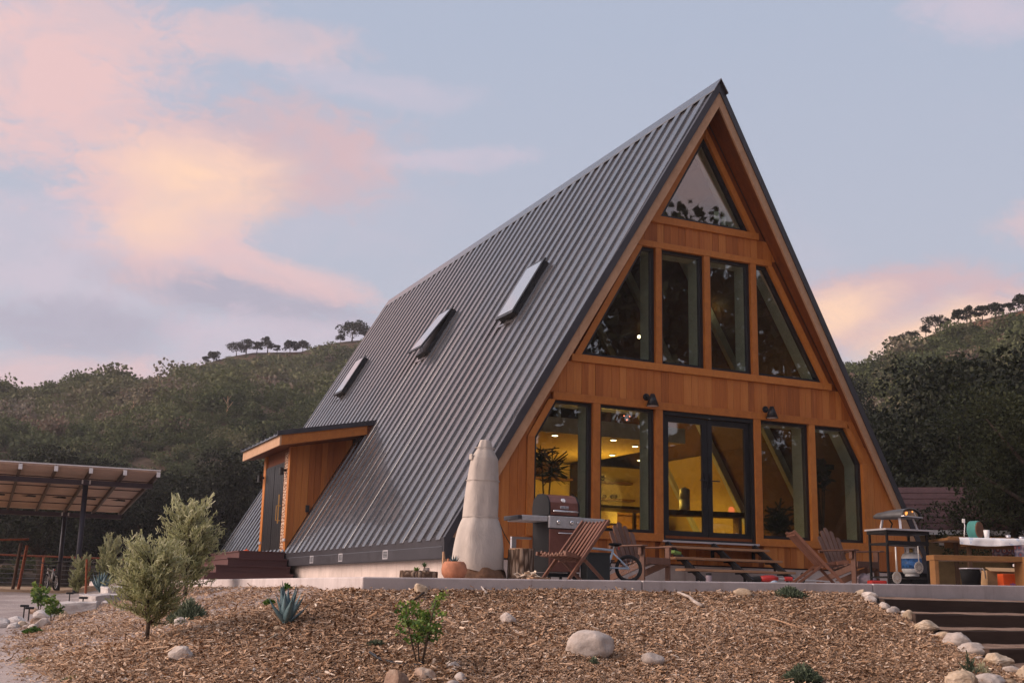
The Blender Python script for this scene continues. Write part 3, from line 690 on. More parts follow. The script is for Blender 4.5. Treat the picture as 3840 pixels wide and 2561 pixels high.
# --- skylights on the left slope
def skylight(y0, x0, wy, dx_, lift=.0):
    """curb box standing on the slope; y0 = near edge, x0 = lower edge; lift opens the sash at its lower end"""
    def pt(x, y, h): return Vector(roofpt(x, y, h))
    x1 = x0+dx_; hc = .12
    g = MB()
    def slab(xa, xb, ya, yb, ha, hb_lo, hb_hi):
        g.add([pt(xa, ya, ha), pt(xb, ya, ha), pt(xb, yb, ha), pt(xa, yb, ha), pt(xa, ya, hb_lo), pt(xb, ya, hb_hi), pt(xb, yb, hb_hi), pt(xa, yb, hb_lo)], [(0, 1, 2, 3), (7, 6, 5, 4), (0, 4, 5, 1), (1, 5, 6, 2), (2, 6, 7, 3), (3, 7, 4, 0)])
    slab(x0, x1, y0, y0+wy, 0, hc, hc); sk = P('skylight', g, 'black_frame')
    g = MB(); hl, hh = hc+.012+lift, hc+.012; t = .03
    def slab2(xa, xb, ya, yb, d0, d1):
        la = lambda x: hl+(hh-hl)*(x-x0)/(x1-x0)
        g.add([pt(xa, ya, la(xa)+d0), pt(xb, ya, la(xb)+d0), pt(xb, yb, la(xb)+d0), pt(xa, yb, la(xa)+d0), pt(xa, ya, la(xa)+d1), pt(xb, ya, la(xb)+d1), pt(xb, yb, la(xb)+d1), pt(xa, yb, la(xa)+d1)], [(0, 1, 2, 3), (7, 6, 5, 4), (0, 4, 5, 1), (1, 5, 6, 2), (2, 6, 7, 3), (3, 7, 4, 0)])
    slab2(x0-.02, x1+.02, y0-.02, y0+wy+.02, 0, t); P('sash', g, 'black_frame', sk)
    g = MB(); slab2(x0+.015, x1-.02, y0+.03, y0+wy-.03, t+.001, t+.008); P('pane', g, 'skylight_glass', sk)
    g = MB(); q = x0-.075; slab(q, q+.03, y0+.04, y0+wy-.02, .0, .045, .045); P('flashing', g, 'roof_metal', sk)
    if lift:
        g = MB(); g.bar(pt(x0+.02, y0+wy*.45, hc), pt(x0+.16, y0+wy*.45, hl+.01), .03, .012); g.bar(pt(x0+.02, y0+wy*.62, hc), pt(x0+.12, y0+wy*.62, hl+.01), .03, .012); P('opener', g, 'pale_metal', sk)
        g = MB(); slab(x0+.03, x1-.03, y0+.05, y0+wy-.05, hc-.01, hc-.004, hc-.004); P('shaft', g, 'dark_wood', sk)
skylight(3.03, -2.20, .74, .65); skylight(8.0, -2.10, .76, .62, .13); skylight(14.72, -2.07, .76, .61)
# --- side entry: gabled-in box with its own shed roof
en_x, n0, n1 = -4.72, 9.92, 12.55
def rz(x): return H+K*x
def porch_z(x): return 2.55+(x+5.25)*.185+.33     # underside line of the shed roof + thickness
g = MB(); zt_ = lambda x: porch_z(x)-.30
xr_ = -3.30
g.prism([(en_x+.03, .30), (en_x+.03, zt_(en_x)), (xr_, zt_(xr_)), (xr_, rz(xr_)-.05), (en_x+.12, .30)], n0+.03, n0+.12); g.prism([(en_x+.03, .30), (en_x+.03, zt_(en_x)), (xr_, zt_(xr_)), (xr_, rz(xr_)-.05), (en_x+.12, .30)], n1-.12, n1-.03)
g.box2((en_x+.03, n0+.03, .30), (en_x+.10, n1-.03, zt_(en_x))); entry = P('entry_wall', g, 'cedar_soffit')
x = en_x
while x < -3.1:
    w = .14*brand.uniform(.88, 1.12); lo = lambda q: max(.30, rz(q)+.035)
    poly = [(x, lo(x)), (x+w, lo(x+w)), (x+w, zt_(x+w)), (x, zt_(x))]
    if poly[2][1]-poly[1][1] > .03:
        q = MB(); q.prism(inset_safe(poly), n0+brand.uniform(-.004, .004), n0+.03); P('board', q, 'cedar_board', entry)
    x += w
y = n0+.02
for y0_, y1_, nm, mt in ((n0, n0+.16, 'corner_board', 'cedar_trim'), (n1-.22, n1, 'corner_board', 'cedar_trim')):
    q = MB(); q.box2((en_x-.02, y0_-.012, .30), (en_x+.03, y1_, zt_(en_x))); P(nm, q, mt, entry)
q = MB(); q.box2((en_x-.012, n0+.165, .30), (en_x+.028, n0+.50, zt_(en_x)-.10)); P('wavy_panel', q, 'wavy_bands', entry)  # strip beside the door with pale wavy bands
for y_ in (n0+.08, n1-.11): 
    q = MB(); q.box((en_x-.03, y_, .56), (.02, .20, .06)); P('tie_plate', q, 'pale_metal', entry)
g = MB(); g.box2((en_x+.0, n0+.505, .32), (en_x+.06, n1-.225, 2.38)); ed = P('entry_door', g, 'black_frame')
ym = (n0+.505+n1-.225)/2
for a, b in ((n0+.53, ym-.02), (ym+.02, n1-.25)):
    k_ = 5; w = (b-a)/k_
    for i in range(k_): q = MB(); q.box2((en_x-.012, a+i*w+.006, .36), (en_x+.0, a+(i+1)*w-.006, 2.34)); P('door_board', q, 'black_frame', ed)
q = MB(); q.bar((en_x-.07, n0+.62, .95), (en_x-.07, n0+.62, 1.62), .022, .03, (0, 1, 0)); q.bar((en_x-.01, n0+.62, 1.02), (en_x-.07, n0+.62, 1.02), .02, .02); q.bar((en_x-.01, n0+.62, 1.36), (en_x-.07, n0+.62, 1.36), .02, .02); q.bar((en_x-.12, n0+.62, 1.02), (en_x-.12, n0+.62, 1.36), .014, .02, (0, 1, 0)); q.bar((en_x-.07, n0+.62, 1.02), (en_x-.12, n0+.62, 1.02), .014, .014); q.bar((en_x-.07, n0+.62, 1.36), (en_x-.12, n0+.62, 1.36), .014, .014)
P('handle', q, 'brass', ed)
q = MB(); q.box((en_x+.45, n0-.02, 1.28), (.085, .03, .16)); q.box((en_x+.45, n0-.037, 1.30), (.045, .01, .05)); P('outlet_box', q, 'black_frame', entry, bevel=.006)
for y_ in (n0+.32, n1-.09):
    q = MB(); q.tube([(en_x-.0, y_, 2.16), (en_x-.10, y_, 2.16)], .03); q.lathe([(.055, 0), (.055, .16), (.045, .17)], (en_x-.13, y_, 2.05), 14); P('porch_lamp', q, 'black_metal', entry)
r0, r1 = 9.05, 12.96
g = MB(); tx = -2.95
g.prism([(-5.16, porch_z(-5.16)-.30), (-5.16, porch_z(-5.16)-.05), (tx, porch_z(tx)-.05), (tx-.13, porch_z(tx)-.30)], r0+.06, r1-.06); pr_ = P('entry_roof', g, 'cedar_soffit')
for y_ in (r0+.02, r1-.06):
    q = MB(); q.prism([(-5.165, porch_z(-5.165)-.30), (-5.165, porch_z(-5.165)-.065), (-3.19, porch_z(-3.19)-.065), (-3.19, porch_z(-3.19)-.28)], y_, y_+.04); P('fascia_board', q, 'cedar_trim', pr_)
q = MB(); q.box2((-5.205, r0+.02, porch_z(-5.2)-.30), (-5.166, r1-.02, porch_z(-5.2)-.068)); P('fascia_board', q, 'cedar_fascia', pr_)
k_ = 9; w = (r1-r0)/k_
for i in range(k_):
    q = MB(); ya = r0+i*w; vs = []
    pp = [(ya, 0), (ya+w-.13, 0), (ya+w-.11, .036), (ya+w-.03, .036), (ya+w-.01, 0), (ya+w, 0)]
    for yy, hh_ in pp: vs += [(-5.26, yy, porch_z(-5.26)-.05+hh_), (-2.99, yy, porch_z(-2.99)-.05+hh_), (-5.26, yy, porch_z(-5.26)-.075), ]
    fs = []
    for j in range(len(pp)-1): fs += [(3*j, 3*j+3, 3*j+4, 3*j+1), (3*j, 3*j+2, 3*j+5, 3*j+3)]
    q.add(vs, fs); P('roof_panel', q, 'roof_metal', pr_)
for y_ in (r0-.012, r1-.028):
    q = MB(); q.prism([(-5.27, porch_z(-5.27)-.075), (-5.27, porch_z(-5.27)+.03), (-2.93, porch_z(-2.93)+.035), (-3.03, porch_z(-3.03)-.075)], y_, y_+.04); P('edge_flashing', q, 'flashing', pr_)
# --- inside
g = MB(); g.box2((-4.3, .16, .28), (4.3, 12.0, .42)); P('interior_floor', g, 'interior_wood')
for s in (-1, 1):
    for k in range(14):
        x0, x1 = .05+k*.31, .05+(k+1)*.31-.008; q = MB(); hS = 7.93
        q.prism([(s*x0, hS-K*x0), (s*x1, hS-K*x1), (s*x1, hS-K*x1+.04), (s*x0, hS-K*x0+.04)], .16, 12.0); P('lining_board', q, 'interior_wood')
    for y in (.17, 2.2, 4.2, 6.2):
        q = MB(); q.prism([(s*.0, 7.88), (s*4.3, 7.88-K*4.3), (s*4.15, 7.60-K*4.15), (s*.0, 7.60)], y, y+.12); P('rafter', q, 'sage_paint')
    for xx in (1.0, 2.185): q = MB(); q.box2((s*xx-.065, .155, .42), (s*xx+.065, .30, ZT+.1)); P('post', q, 'sage_paint')
    q = MB(); q.box2((s*.9925-.06, .155, ZMB-.1), (s*.9925+.06, .30, ZMT+.1)); P('post', q, 'sage_paint')
    q = MB(); q.box2((s*3.38-.06, .155, .42), (s*3.38+.06, .30, 1.9)); P('post', q, 'sage_paint')
q = MB(); q.box2((-.06, .155, ZMB-.1), (.06, .30, ZMT+.1)); P('post', q, 'sage_paint')
q = MB(); q.prism([(-3.15, 2.47), (1.5, 2.47), (1.5, 2.73), (-3.0, 2.73)], 3.06, 7.6); P('loft_floor', q, 'plaster')
q = MB(); q.box2((-3.02, 3.0, 2.46), (1.5, 3.055, 2.76)); P('loft_beam', q, 'loft_paint')
for x in (-2.4, -1.315, -.135, 1.0): q = MB(); q.box((x, 3.03, 3.10), (.05, .05, .68)); P('rail_post', q, 'sage_paint')
q = MB(); q.box((-.6, 3.03, 3.46), (3.8, .06, .04)); P('loft_rail', q, 'sage_paint')
q = MB(); q.prism([(-4.2, .42), (4.2, .42), (3.15, 2.44), (-3.15, 2.44)], 7.4, 7.5); P('kitchen_wall', q, 'plaster')
q = MB(); q.prism([(-3.1, 2.5), (3.1, 2.5), (0, 7.8)], 11.8, 11.9); P('loft_end_wall', q, 'interior_wood')
q = MB(); xs = lambda z: (7.86-z)/K; q.prism([(xs(.42), .42), (xs(2.5), 2.5), (xs(2.5)-.05, 2.5), (xs(.42)-.05, .42)], 4.4, 7.39); P('kitchen_side_wall', q, 'plaster')
q = MB(); q.box2((1.20, 6.7, .42), (1.62, 7.35, 2.44)); P('kitchen_column', q, 'dark_wood')
for x0, x1, z in ((.2, 1.15, 2.05), (.2, 1.15, 1.52), (1.70, 2.75, 2.05), (1.70, 2.80, 1.66)): q = MB(); q.box2((x0, 7.12, z-.025), (x1, 7.38, z+.02)); P('shelf', q, 'bench_wood')
q = MB(); q.box2((-.4, 6.75, .42), (3.4, 7.35, 1.28)); q.box2((-.45, 6.70, 1.28), (3.45, 7.38, 1.325)); P('counter', q, 'bench_wood')
q = MB(); q.lathe([(.02, -.02), (.32, -.015), (.335, 0), (.32, .015), (.02, .02)], (0, 0, 0), 26); o = P('woven_tray', q, 'woven', None); o.rotation_euler = (PI/2, 0, 0); o.location = (.60, 7.36, 2.30)
tag(o, 'round dark woven tray hanging on the kitchen wall behind the glass', 'tray')
for x, y in ((-1.26, 3.3), (-.04, 4.5), (0.0, 3.25), (.85, 3.85), (-1.4, 5.2), (1.2, 5.4), (2.2, 5.9)):
    q = MB(); q.lathe([(.075, 0), (.075, .012), (.055, .012)], (x, y, 2.445), 18); dl = P('downlight', q, 'white_paint')
    q = MB(); q.lathe([(.056, 0), (.056, .004)], (x, y, 2.440), 18); P('bulb_face', q, 'lamp_glow', dl)
for x, y, z in ((-1.0, 4.0, 2.25), (.6, 4.6, 2.20), (1.9, 5.3, 2.10)):
    ld = bpy.data.lights.new('downlight_beam', 'SPOT'); ld.energy = 150; ld.color = (1.0, .63, .11); ld.shadow_soft_size = .12; ld.spot_size = math.radians(165); ld.spot_blend = .6
    lo_ = bpy.data.objects.new('downlight_beam', ld); COL.objects.link(lo_); lo_.location = (x, y, z); lo_.parent = house
for x, y, z in ((1.60, 4.8, 4.98), (1.57, 2.1, 4.98)):
    q = MB(); q.lathe([(.01, .05), (.025, .04), (.035, .015), (.025, -.015), (.008, -.025)], (x-.08, y, z), 12); P('ceiling_bulb', q, 'lamp_glow')
ld = bpy.data.lights.new('kitchen_glow', 'POINT'); ld.energy = 60; ld.color = (1.0, .60, .14); ld.shadow_soft_size = .5
lo_ = bpy.data.objects.new('kitchen_glow', ld); COL.objects.link(lo_); lo_.location = (1.0, 5.6, 1.55); lo_.parent = house
# ------------------------------------------------------------------ foliage tools
def quads(c, u, v, tint):
    """leaf quads: centres c, half-axes u and v (n,3)"""
    n = len(c); vs = np.stack([c-u-v, c+u-v, c+u+v, c-u+v], 1).reshape(-1, 3); f = np.arange(4*n).reshape(n, 4); return vs, f, tint
def rdir(n, g=rng):
    d = g.normal(size=(n, 3)); return d/np.linalg.norm(d, axis=1, keepdims=True)
def leafblob(lobes, n, size, g, aspect=.6, shell=.55, tint=(.5, .22), hang=0.0):
    """leaf clumps spread through ellipsoid lobes (cx,cy,cz,rx,ry,rz)"""
    L = np.array(lobes, float); w = (L[:, 3]*L[:, 4]*L[:, 5])**.72; k = g.choice(len(L), n, p=w/w.sum())
    d = rdir(n, g); r = (shell+(1-shell)*g.random(n)**.6)*(1+.18*np.sin(d[:, 0]*7+k)*np.cos(d[:, 1]*6+d[:, 2]*5+2*k))
    c = L[k, :3]+d*r[:, None]*L[k, 3:6]
    a = rdir(n, g); a = a+.35*d; a /= np.linalg.norm(a, axis=1, keepdims=True); b = np.cross(a, rdir(n, g)); b /= np.linalg.norm(b, axis=1, keepdims=True)
    s = size*g.uniform(.55, 1.35, n)[:, None]
    t = np.clip(tint[0]+g.normal(0, tint[1], n)+((k*0.37) % 1-.5)*.30, 0, 1)
    return quads(c, a*s, b*s*aspect, t)
def merge(parts):
    vs, fs, ts, b = [], [], [], 0
    for v, f, t in parts: vs.append(v); fs.append(f+b); ts.append(t); b += len(v)
    return np.concatenate(vs), np.concatenate(fs), np.concatenate(ts)
def oak_meshes(seed, leaves=6500, size=.105, h=8.0, spread=3.4, bare=.22):
    g = np.random.default_rng(seed); r = random.Random(seed); m = MB()
    base_r = .26*h/8; th = h*bare
    m.tube([(0, 0, -.3), (r.uniform(-.1, .1), r.uniform(-.1, .1), th*.5), (r.uniform(-.2, .2), r.uniform(-.2, .2), th)], [base_r*1.3, base_r*.9, base_r*.75], 9)
    top = Vector(m.v[-5]); lobes = []
    nl = 7
    for i in range(nl):
        a = 2*PI*i/nl+r.uniform(-.4, .4); ln = spread*r.uniform(.5, .95); up = h*r.uniform(.35, .80)-th
        p1 = top+Vector((math.cos(a)*ln*.45, math.sin(a)*ln*.45, up*.6)); p2 = top+Vector((math.cos(a)*ln, math.sin(a)*ln, up))
        m.tube([top-Vector((0, 0, .15)), p1, p2], [base_r*.5, base_r*.32, base_r*.1], 6)
        rr = spread*r.uniform(.30, .46); lobes.append((p2.x, p2.y, p2.z, rr*1.15, rr*1.15, rr*.85)); q = p1+(p2-p1)*.3
        lobes.append((q.x+r.uniform(-.5, .5), q.y+r.uniform(-.5, .5), q.z+rr*.8, rr*.9, rr*.9, rr*.7))
    for i in range(5): rr = spread*r.uniform(.26, .42); lobes.append((r.uniform(-1, 1)*spread*.35, r.uniform(-1, 1)*spread*.35, h-rr*r.uniform(.9, 1.6), rr, rr, rr*.8))
    for i in range(4):
        a = r.uniform(0, 2*PI); rr = spread*r.uniform(.2, .32); lobes.append((math.cos(a)*spread*.75, math.sin(a)*spread*.75, th+h*r.uniform(.02, .14), rr*1.2, rr*1.2, rr*.7))
    v, f, t = leafblob(lobes, leaves, size, g)
    return m.mesh('trunk'), fastmesh('crown', v, f, t)
def tree(name, meshes, x, y, z, s, rz_, label, group, leaf='oak_leaf', sz=None, cat='tree'):
    t = empty(name, (x, y, z), rz_, label, cat, group); t.scale = (s, s, s*(sz or 1))
    link('trunk', meshes[0], MAT['trunk'], t, True); c = link('crown', meshes[1], None, t)
    if not c.data.materials: c.data.materials.append(MAT[leaf])
    return t
oaks = [oak_meshes(s, 15000, .062) for s in (21, 22, 23)]; light_oaks = [oak_meshes(s, 24000, .047) for s in (31, 32)]
def at_bearing(u_az, t): return CAM.x+t*math.sin(u_az), CAM.y+t*math.cos(u_az)
# oaks on the right: bearing, distance, height, light?
OAK_R = [(.740, 46, 6.4, 0, 'dark'), (.768, 40, 6.6, 1, 'dark'), (.788, 44, 9.2, 1, 'dark'), (.812, 40, 8.2, 0, 'dark'), (.838, 45, 8.6, 2, 'dark'), (.872, 36, 7.2, 0, 'dark'), (.905, 40, 9.0, 2, 'dark'), (.95, 34, 8.0, 1, 'dark'), (.805, 35, 5.4, 2, 'dark'), (.728, 57, 6.6, 1, 'dark'), (.70, 64, 7.0, 0, 'dark'),
         (.845, 28, 3.9, 0, 'light'), (.878, 26.5, 5.0, 1, 'light'), (.81, 31, 2.4, 1, 'light'), (.755, 42, 3.2, 0, 'light'), (.93, 26, 4.4, 0, 'light'), (.733, 50, 5.4, 1, 'light')]
LBL_R = ['dark oak just beside the lower right roof edge', 'dark round oak over the red-brown outbuilding roof', 'tallest dark oak with its top against the right hillside', 'dense dark oak behind the pizza oven, second row', 'tall dark oak reaching up the right hillside', 'black-green oak filling the right edge above the table', 'tall oak at the right edge, highest of the dark ones', 'dark oak partly cut off by the right picture edge', 'low dark oak above the white edge of the outbuilding', 'far oak touching the roof edge below the sky gap', 'farthest small oak in the gap beside the roof edge',
         'pale green feathery tree behind the picnic table', 'largest pale green tree at the right edge over the table', 'small pale bush tree right of the outbuilding roof', 'small grey-green tree between roof edge and dark oaks', 'pale green tree cut by the right picture edge', 'grey-green oak half hidden by the right roof slope']
for i, ((a, t, h, k, kind), lb) in enumerate(zip(OAK_R, LBL_R)):
    x, y = at_bearing(a, t); r_ = ridge_r(a); z = max(gz(x, y), float(hill_z(np.array([a]), np.array([t*1.0]))[0])) - .1
    ms = light_oaks[k % 2] if kind == 'light' else oaks[k]
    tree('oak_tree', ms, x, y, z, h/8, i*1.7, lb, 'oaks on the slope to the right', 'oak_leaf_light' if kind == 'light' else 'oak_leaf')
# dark oaks behind the wire fence on the left
k = 0
for i in range(13):
    a = -.10+i*.029+random.uniform(-.006, .006); t = 62+random.uniform(-3, 6); h = random.uniform(6.2, 8.4); x, y = at_bearing(a, t); z = gz(x, y)-.2
    where = ['beyond the left frame edge of the solar canopy', 'far left behind the canopy', 'under the left part of the solar canopy', 'left of the rear canopy post', 'behind the rear canopy post', 'between the two canopy posts', 'behind the front canopy post', 'right of the front canopy post', 'under the right canopy corner', 'left of the feathery olive tops', 'behind the olive tops', 'right of the olive tops', 'against the entry roof on the left'][i]
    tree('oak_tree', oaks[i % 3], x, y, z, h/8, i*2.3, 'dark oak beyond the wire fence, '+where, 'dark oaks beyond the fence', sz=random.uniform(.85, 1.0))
# oaks on the skyline
SK_L = [(.2782, .55, 'first'), (.288, .8, 'second'), (.2985, .82, 'third'), (.190, .55, ''), (.198, .75, ''), (.207, .7, ''), (.216, .62, ''), (.224, .6, ''), (.235, .62, ''), (.165, .6, ''), (.1715, .55, ''), (.101, .42, ''), (.0625, .42, ''), (.246, .5, '')]
SKL = ['small oak on the skyline left of the two round ones by the roof', 'round oak on the skyline, the middle one of three near the roof', 'spreading oak on the skyline touching the roof edge', 'leaning oak at the left end of the bare hilltop', 'low oak over the bare red hilltop, left half', 'thick oak over the middle of the bare red hilltop', 'oak over the right end of the bare hilltop', 'dark oak just right of the bare hilltop', 'oak on the ridge between the bare hilltop and the three by the roof', 'dark bushy oak on the ridge left of the bare hilltop', 'narrow oak poking above the ridge left of the hilltop', 'lone small tree halfway up the left ridge', 'lone bush tree low on the left ridge', 'low oak on the ridge right of the bare hilltop']
SK_R = [(.7625, .72, 0), (.771, .5, 0), (.783, .68, 0), (.791, .62, 0), (.800, .62, 0), (.809, .72, 0), (.8185, .82, 0), (.8275, .80, 0), (.838, .75, 0), (.849, .78, 0), (.859, .8, 0), (.869, .8, 0)]
SKR = ['lone round oak lowest on the right skyline', 'low bush oak above the lone one on the right skyline', 'oak in a pair on the right ridge, lower one', 'oak in a pair on the right ridge, upper one', 'windswept oak on the right ridge with sky under it', 'leaning oak mid right ridge', 'broad oak on the upper right ridge', 'wide crowned oak on the upper right ridge, gap below', 'oak near the top of the right ridge', 'oak at the upper end of the right ridge', 'oak on the ridge at the right picture edge', 'oak past the right picture edge on the ridge']
sk_m = [oak_meshes(41, 1500, .30, 8, 4.4, .30), oak_meshes(42, 1300, .30, 7, 3.2, .26), oak_meshes(43, 1200, .28, 8, 5.0, .34), oak_meshes(44, 1100, .30, 6, 3.6, .18), oak_meshes(45, 1500, .26, 9, 3.6, .30)]
for lst, lbs, grp in ((SK_L, SKL, 'oaks on the left skyline'), (SK_R, SKR, 'oaks on the right skyline')):
    for i, ((a, s, _), lb) in enumerate(zip(lst, lbs)):
        R = float(ridge_r(a))*.995; x, y = at_bearing(a, R); z = float(hill_z(np.array([a]), np.array([R]))[0])+.25; sc_ = s*(.42 if grp.endswith('left skyline') else .27)
        sc_ *= 1+.30*math.sin(i*2.7+len(grp)); tree('oak_tree', sk_m[(i*2+i//3) % 5], x, y, z, sc_, i*1.9, lb, grp, sz=1.0)
# tall oaks in front of the house, seen only as reflections; the last three added to darken the roof ribs
low_m = oak_meshes(55, 14000, .19, 9, 5.8, .05)
refl_m = [oak_meshes(s, 7500, .125, 14, 5.4, .22) for s in (51, 52)]
for i, (x, y, h, lb) in enumerate(((9.5, -23, 14.3, 'tall oak mirrored in the left part of the upper windows'), (15.5, -25, 15.4, 'tall oak mirrored in the middle of the upper windows'), (21.5, -23, 14.0, 'tall oak mirrored in the right part of the upper windows'), (28, -25, 14.5, 'tall oak mirrored at the right edge of the upper windows'), (3.0, -29, 12.5, 'oak mirrored in the leftmost lower window'), (-6, -36, 12.0, 'unseen oak added across the garden to darken the roof ribs'), (-16, -38, 13.0, 'second unseen oak added across the garden to darken the roof ribs'), (-27, -36, 12.0, 'third unseen oak added across the garden, left of the other two'))):
    tree('oak_tree', refl_m[i % 2], x, y, gz(x, y)-.2, h/14, i*2.1, lb, 'oaks in front of the house', sz=1.3 if i < 5 else .8)
for i, (x, y, h) in enumerate(((-3, -44, 9), (5, -42, 9.5), (13, -43, 10), (21, -42, 9.5), (30, -43, 10), (39, -40, 10), (47, -36, 10))):  # low oaks added out of view to block low sky in the window reflections
    tree('oak_tree', low_m, x, y, gz(x, y)-.3, h/9, i*1.3, ['low oak thicket tree mirrored at the left of the lower windows', 'low oak mirrored behind the left door leaf', 'low oak mirrored in the middle of the french door', 'low oak mirrored behind the right door leaf', 'low oak mirrored in the window right of the door', 'low oak mirrored in the far right window', 'low oak beyond the mirrored ones at the far right'][i], 'low oaks mirrored in the lower windows', sz=1.3)
# brush covering both hills: one mass
g = np.random.default_rng(5); NBU = 12000
ba = np.concatenate([g.uniform(-.16, .33, int(NBU*.62)), g.uniform(.66, .97, int(NBU*.38))]); q = g.random(len(ba))**.75
br = hill_r0(ba)+q*(ridge_r(ba)-hill_r0(ba))*.985; bz = hill_z(ba, br); bx, by = CAM.x+br*np.sin(ba), CAM.y+br*np.cos(ba)
bare = np.abs(ba-.206)/.026 + np.abs((br/ridge_r(ba))-.985)/.045
bare2 = vnoise(bx, by, .07, 8)
keep = (bare > 1.0) & (q < .972) & ((bare2 < .80) | (g.random(len(ba)) < .35)); ba, br, bz, bx, by = [q_[keep] for q_ in (ba, br, bz, bx, by)]
nb = len(ba); rad = g.lognormal(math.log(.95), .38, nb)*np.clip(br/120, .65, 1.2)
kt = np.clip(.26*g.random(nb)+.50*vnoise(bx, by, .03, 6)+.42*vnoise(bx, by, .11, 9)-.12+np.where(g.random(nb) < .12, .4, 0), 0, 1)
def bush_mesh(seed, n):
    g_ = np.random.default_rng(seed); r = random.Random(seed); lobes = [(r.uniform(-.5, .5), r.uniform(-.5, .5), r.uniform(.15, .75), r.uniform(.4, .62), r.uniform(.4, .62), r.uniform(.35, .55)) for _ in range(6)]
    v, f, t = leafblob(lobes, n, .055, g_, .7, .35, (.5, .2)); return fastmesh('bush', v, f, t)
srcs = []
for sd_ in (1, 2, 3):
    me = bush_mesh(sd_, 620); me.materials.append(MAT['brush_leaf']); srcs.append(bpy.data.objects.new('bush_form', me))
me = bpy.data.meshes.new('hillside_brush'); me.vertices.add(nb); me.vertices.foreach_set('co', np.stack([bx, by, bz-.15], 1).astype(np.float32).ravel())
for nm, vals in (('size', rad), ('turn', g.uniform(0, 6.28, nb)), ('kind', kt)):
    at_ = me.attributes.new(nm, 'FLOAT', 'POINT'); at_.data.foreach_set('value', vals.astype(np.float32))
o = link('hillside_brush', me, MAT['brush_leaf']); tag(o, 'dense chaparral brush covering the hills behind the house', 'brush', kind='stuff')
gt = bpy.data.node_groups.new('brush', 'GeometryNodeTree'); gt.interface.new_socket('Geometry', in_out='INPUT', socket_type='NodeSocketGeometry'); gt.interface.new_socket('Geometry', in_out='OUTPUT', socket_type='NodeSocketGeometry')
gi, go = gt.nodes.new('NodeGroupInput'), gt.nodes.new('NodeGroupOutput'); jn = gt.nodes.new('GeometryNodeJoinGeometry')
for so_ in srcs:
    oi = gt.nodes.new('GeometryNodeObjectInfo'); oi.inputs['Object'].default_value = so_; oi.inputs['As Instance'].default_value = True; gt.links.new(oi.outputs['Geometry'], jn.inputs[0])
ip = gt.nodes.new('GeometryNodeInstanceOnPoints'); gt.links.new(gi.outputs[0], ip.inputs['Points']); gt.links.new(jn.outputs[0], ip.inputs['Instance']); ip.inputs['Pick Instance'].default_value = True
def named(nm): a_ = gt.nodes.new('GeometryNodeInputNamedAttribute'); a_.data_type = 'FLOAT'; a_.inputs['Name'].default_value = nm; return a_.outputs['Attribute']
gt.links.new(named('size'), ip.inputs['Scale']); cxyz = gt.nodes.new('ShaderNodeCombineXYZ'); gt.links.new(named('turn'), cxyz.inputs[2]); gt.links.new(cxyz.outputs[0], ip.inputs['Rotation']); gt.links.new(ip.outputs[0], go.inputs[0])
md = o.modifiers.new('brush', 'NODES'); md.node_group = gt
# pale bare snags in the brush
for i, (a, fr, lb) in enumerate(((.127, .62, 'pale dead snag standing in the brush mid left hill'), (.109, .42, 'thin pale bare trunk in the brush below mid left hill'), (.185, .36, 'pale bare forked snag in the brush left of the entry roof'))):
    R = float(hill_r0(a)+fr*(ridge_r(a)-hill_r0(a))); x, y = at_bearing(a, R); z = float(hill_z(np.array([a]), np.array([R]))[0]); m = MB()
    m.tube([(0, 0, -.3), (.2, 0, 1.5), (.1, .1, 3.4)], [.14, .10, .04], 6); m.tube([(.2, 0, 1.5), (.9, .2, 2.6)], [.07, .03], 5); m.tube([(.15, 0, 2.1), (-.6, 0, 3.1)], [.06, .02], 5); m.tube([(.12, .06, 2.7), (.6, .1, 3.5)], [.04, .015], 5)
    o = m.build('dead_tree', MAT['cut_wood'], None); o.location = (x, y, z); o.scale = (.62, .62, .62); tag(o, lb, 'tree', 'bare snags in the brush')
# ------------------------------------------------------------------ olives
def olive_meshes(seed, h, w, leaves, ll=.026, lw=.0045, bare=.16, twigs=170):
    g = np.random.default_rng(seed); r = random.Random(seed); m = MB(); c, u, v, tn = [], [], [], []
    m.tube([(0, 0, -.1), (.01*h, 0, h*bare), (-.01*h, .01, h*.45), (0, 0, h*.8)], [.024*h, .019*h, .012*h, .004*h], 8)
    per = leaves//twigs
    for i in range(twigs):
        f = r.random()**.75; z0 = h*(bare*.75+f*.62); a = r.uniform(0, 2*PI); ln = w*(.35+.65*math.sin(PI*min(1, .22+.66*f)))*r.uniform(.55, 1.05)
        up = h*r.uniform(.05, .30); p0 = Vector((0, 0, z0)); p2 = p0+Vector((math.cos(a)*ln, math.sin(a)*ln, up-.04*h)); p1 = (p0+p2)/2+Vector((0, 0, -.03*h+up*.1)); 
        m.tube([p0, p1, p2], [.0045*h, .003*h, .0012*h], 4, False)
        for j in range(per):
            s = .25+.78*(j+r.random())/per; q = p0*(1-s)**2+p1*2*s*(1-s)+p2*s*s; jit = np.array([r.gauss(0, .035*w) for _ in range(3)]); c.append(np.array(q)+jit)
            dv = np.array(p2-p1); dv /= np.linalg.norm(dv); dv = dv*.7+np.array([0, 0, .55])+g.normal(0, .55, 3); dv /= np.linalg.norm(dv); sd_ = np.cross(dv, g.normal(size=3)); sd_ /= np.linalg.norm(sd_); k = g.uniform(.7, 1.3)
            u.append(dv*ll*k); v.append(sd_*lw*k); tn.append(np.clip(.28+.42*f+g.normal(0, .2), 0, 1))
    vv, ff, tt = quads(np.array(c), np.array(u), np.array(v), np.array(tn)); return m.mesh('trunk'), fastmesh('crown', vv, ff, tt)
def grove(name, ms, x, y, s, rz_, label, cat, leaf, group=None, z=None):
    t = empty(name, (x, y, gz(x, y)-.02 if z is None else z), rz_, label, cat, group); t.scale = (s, s, s)
    link('trunk', ms[0], MAT['trunk'], t, True); link('crown', ms[1], MAT[leaf], t); return t
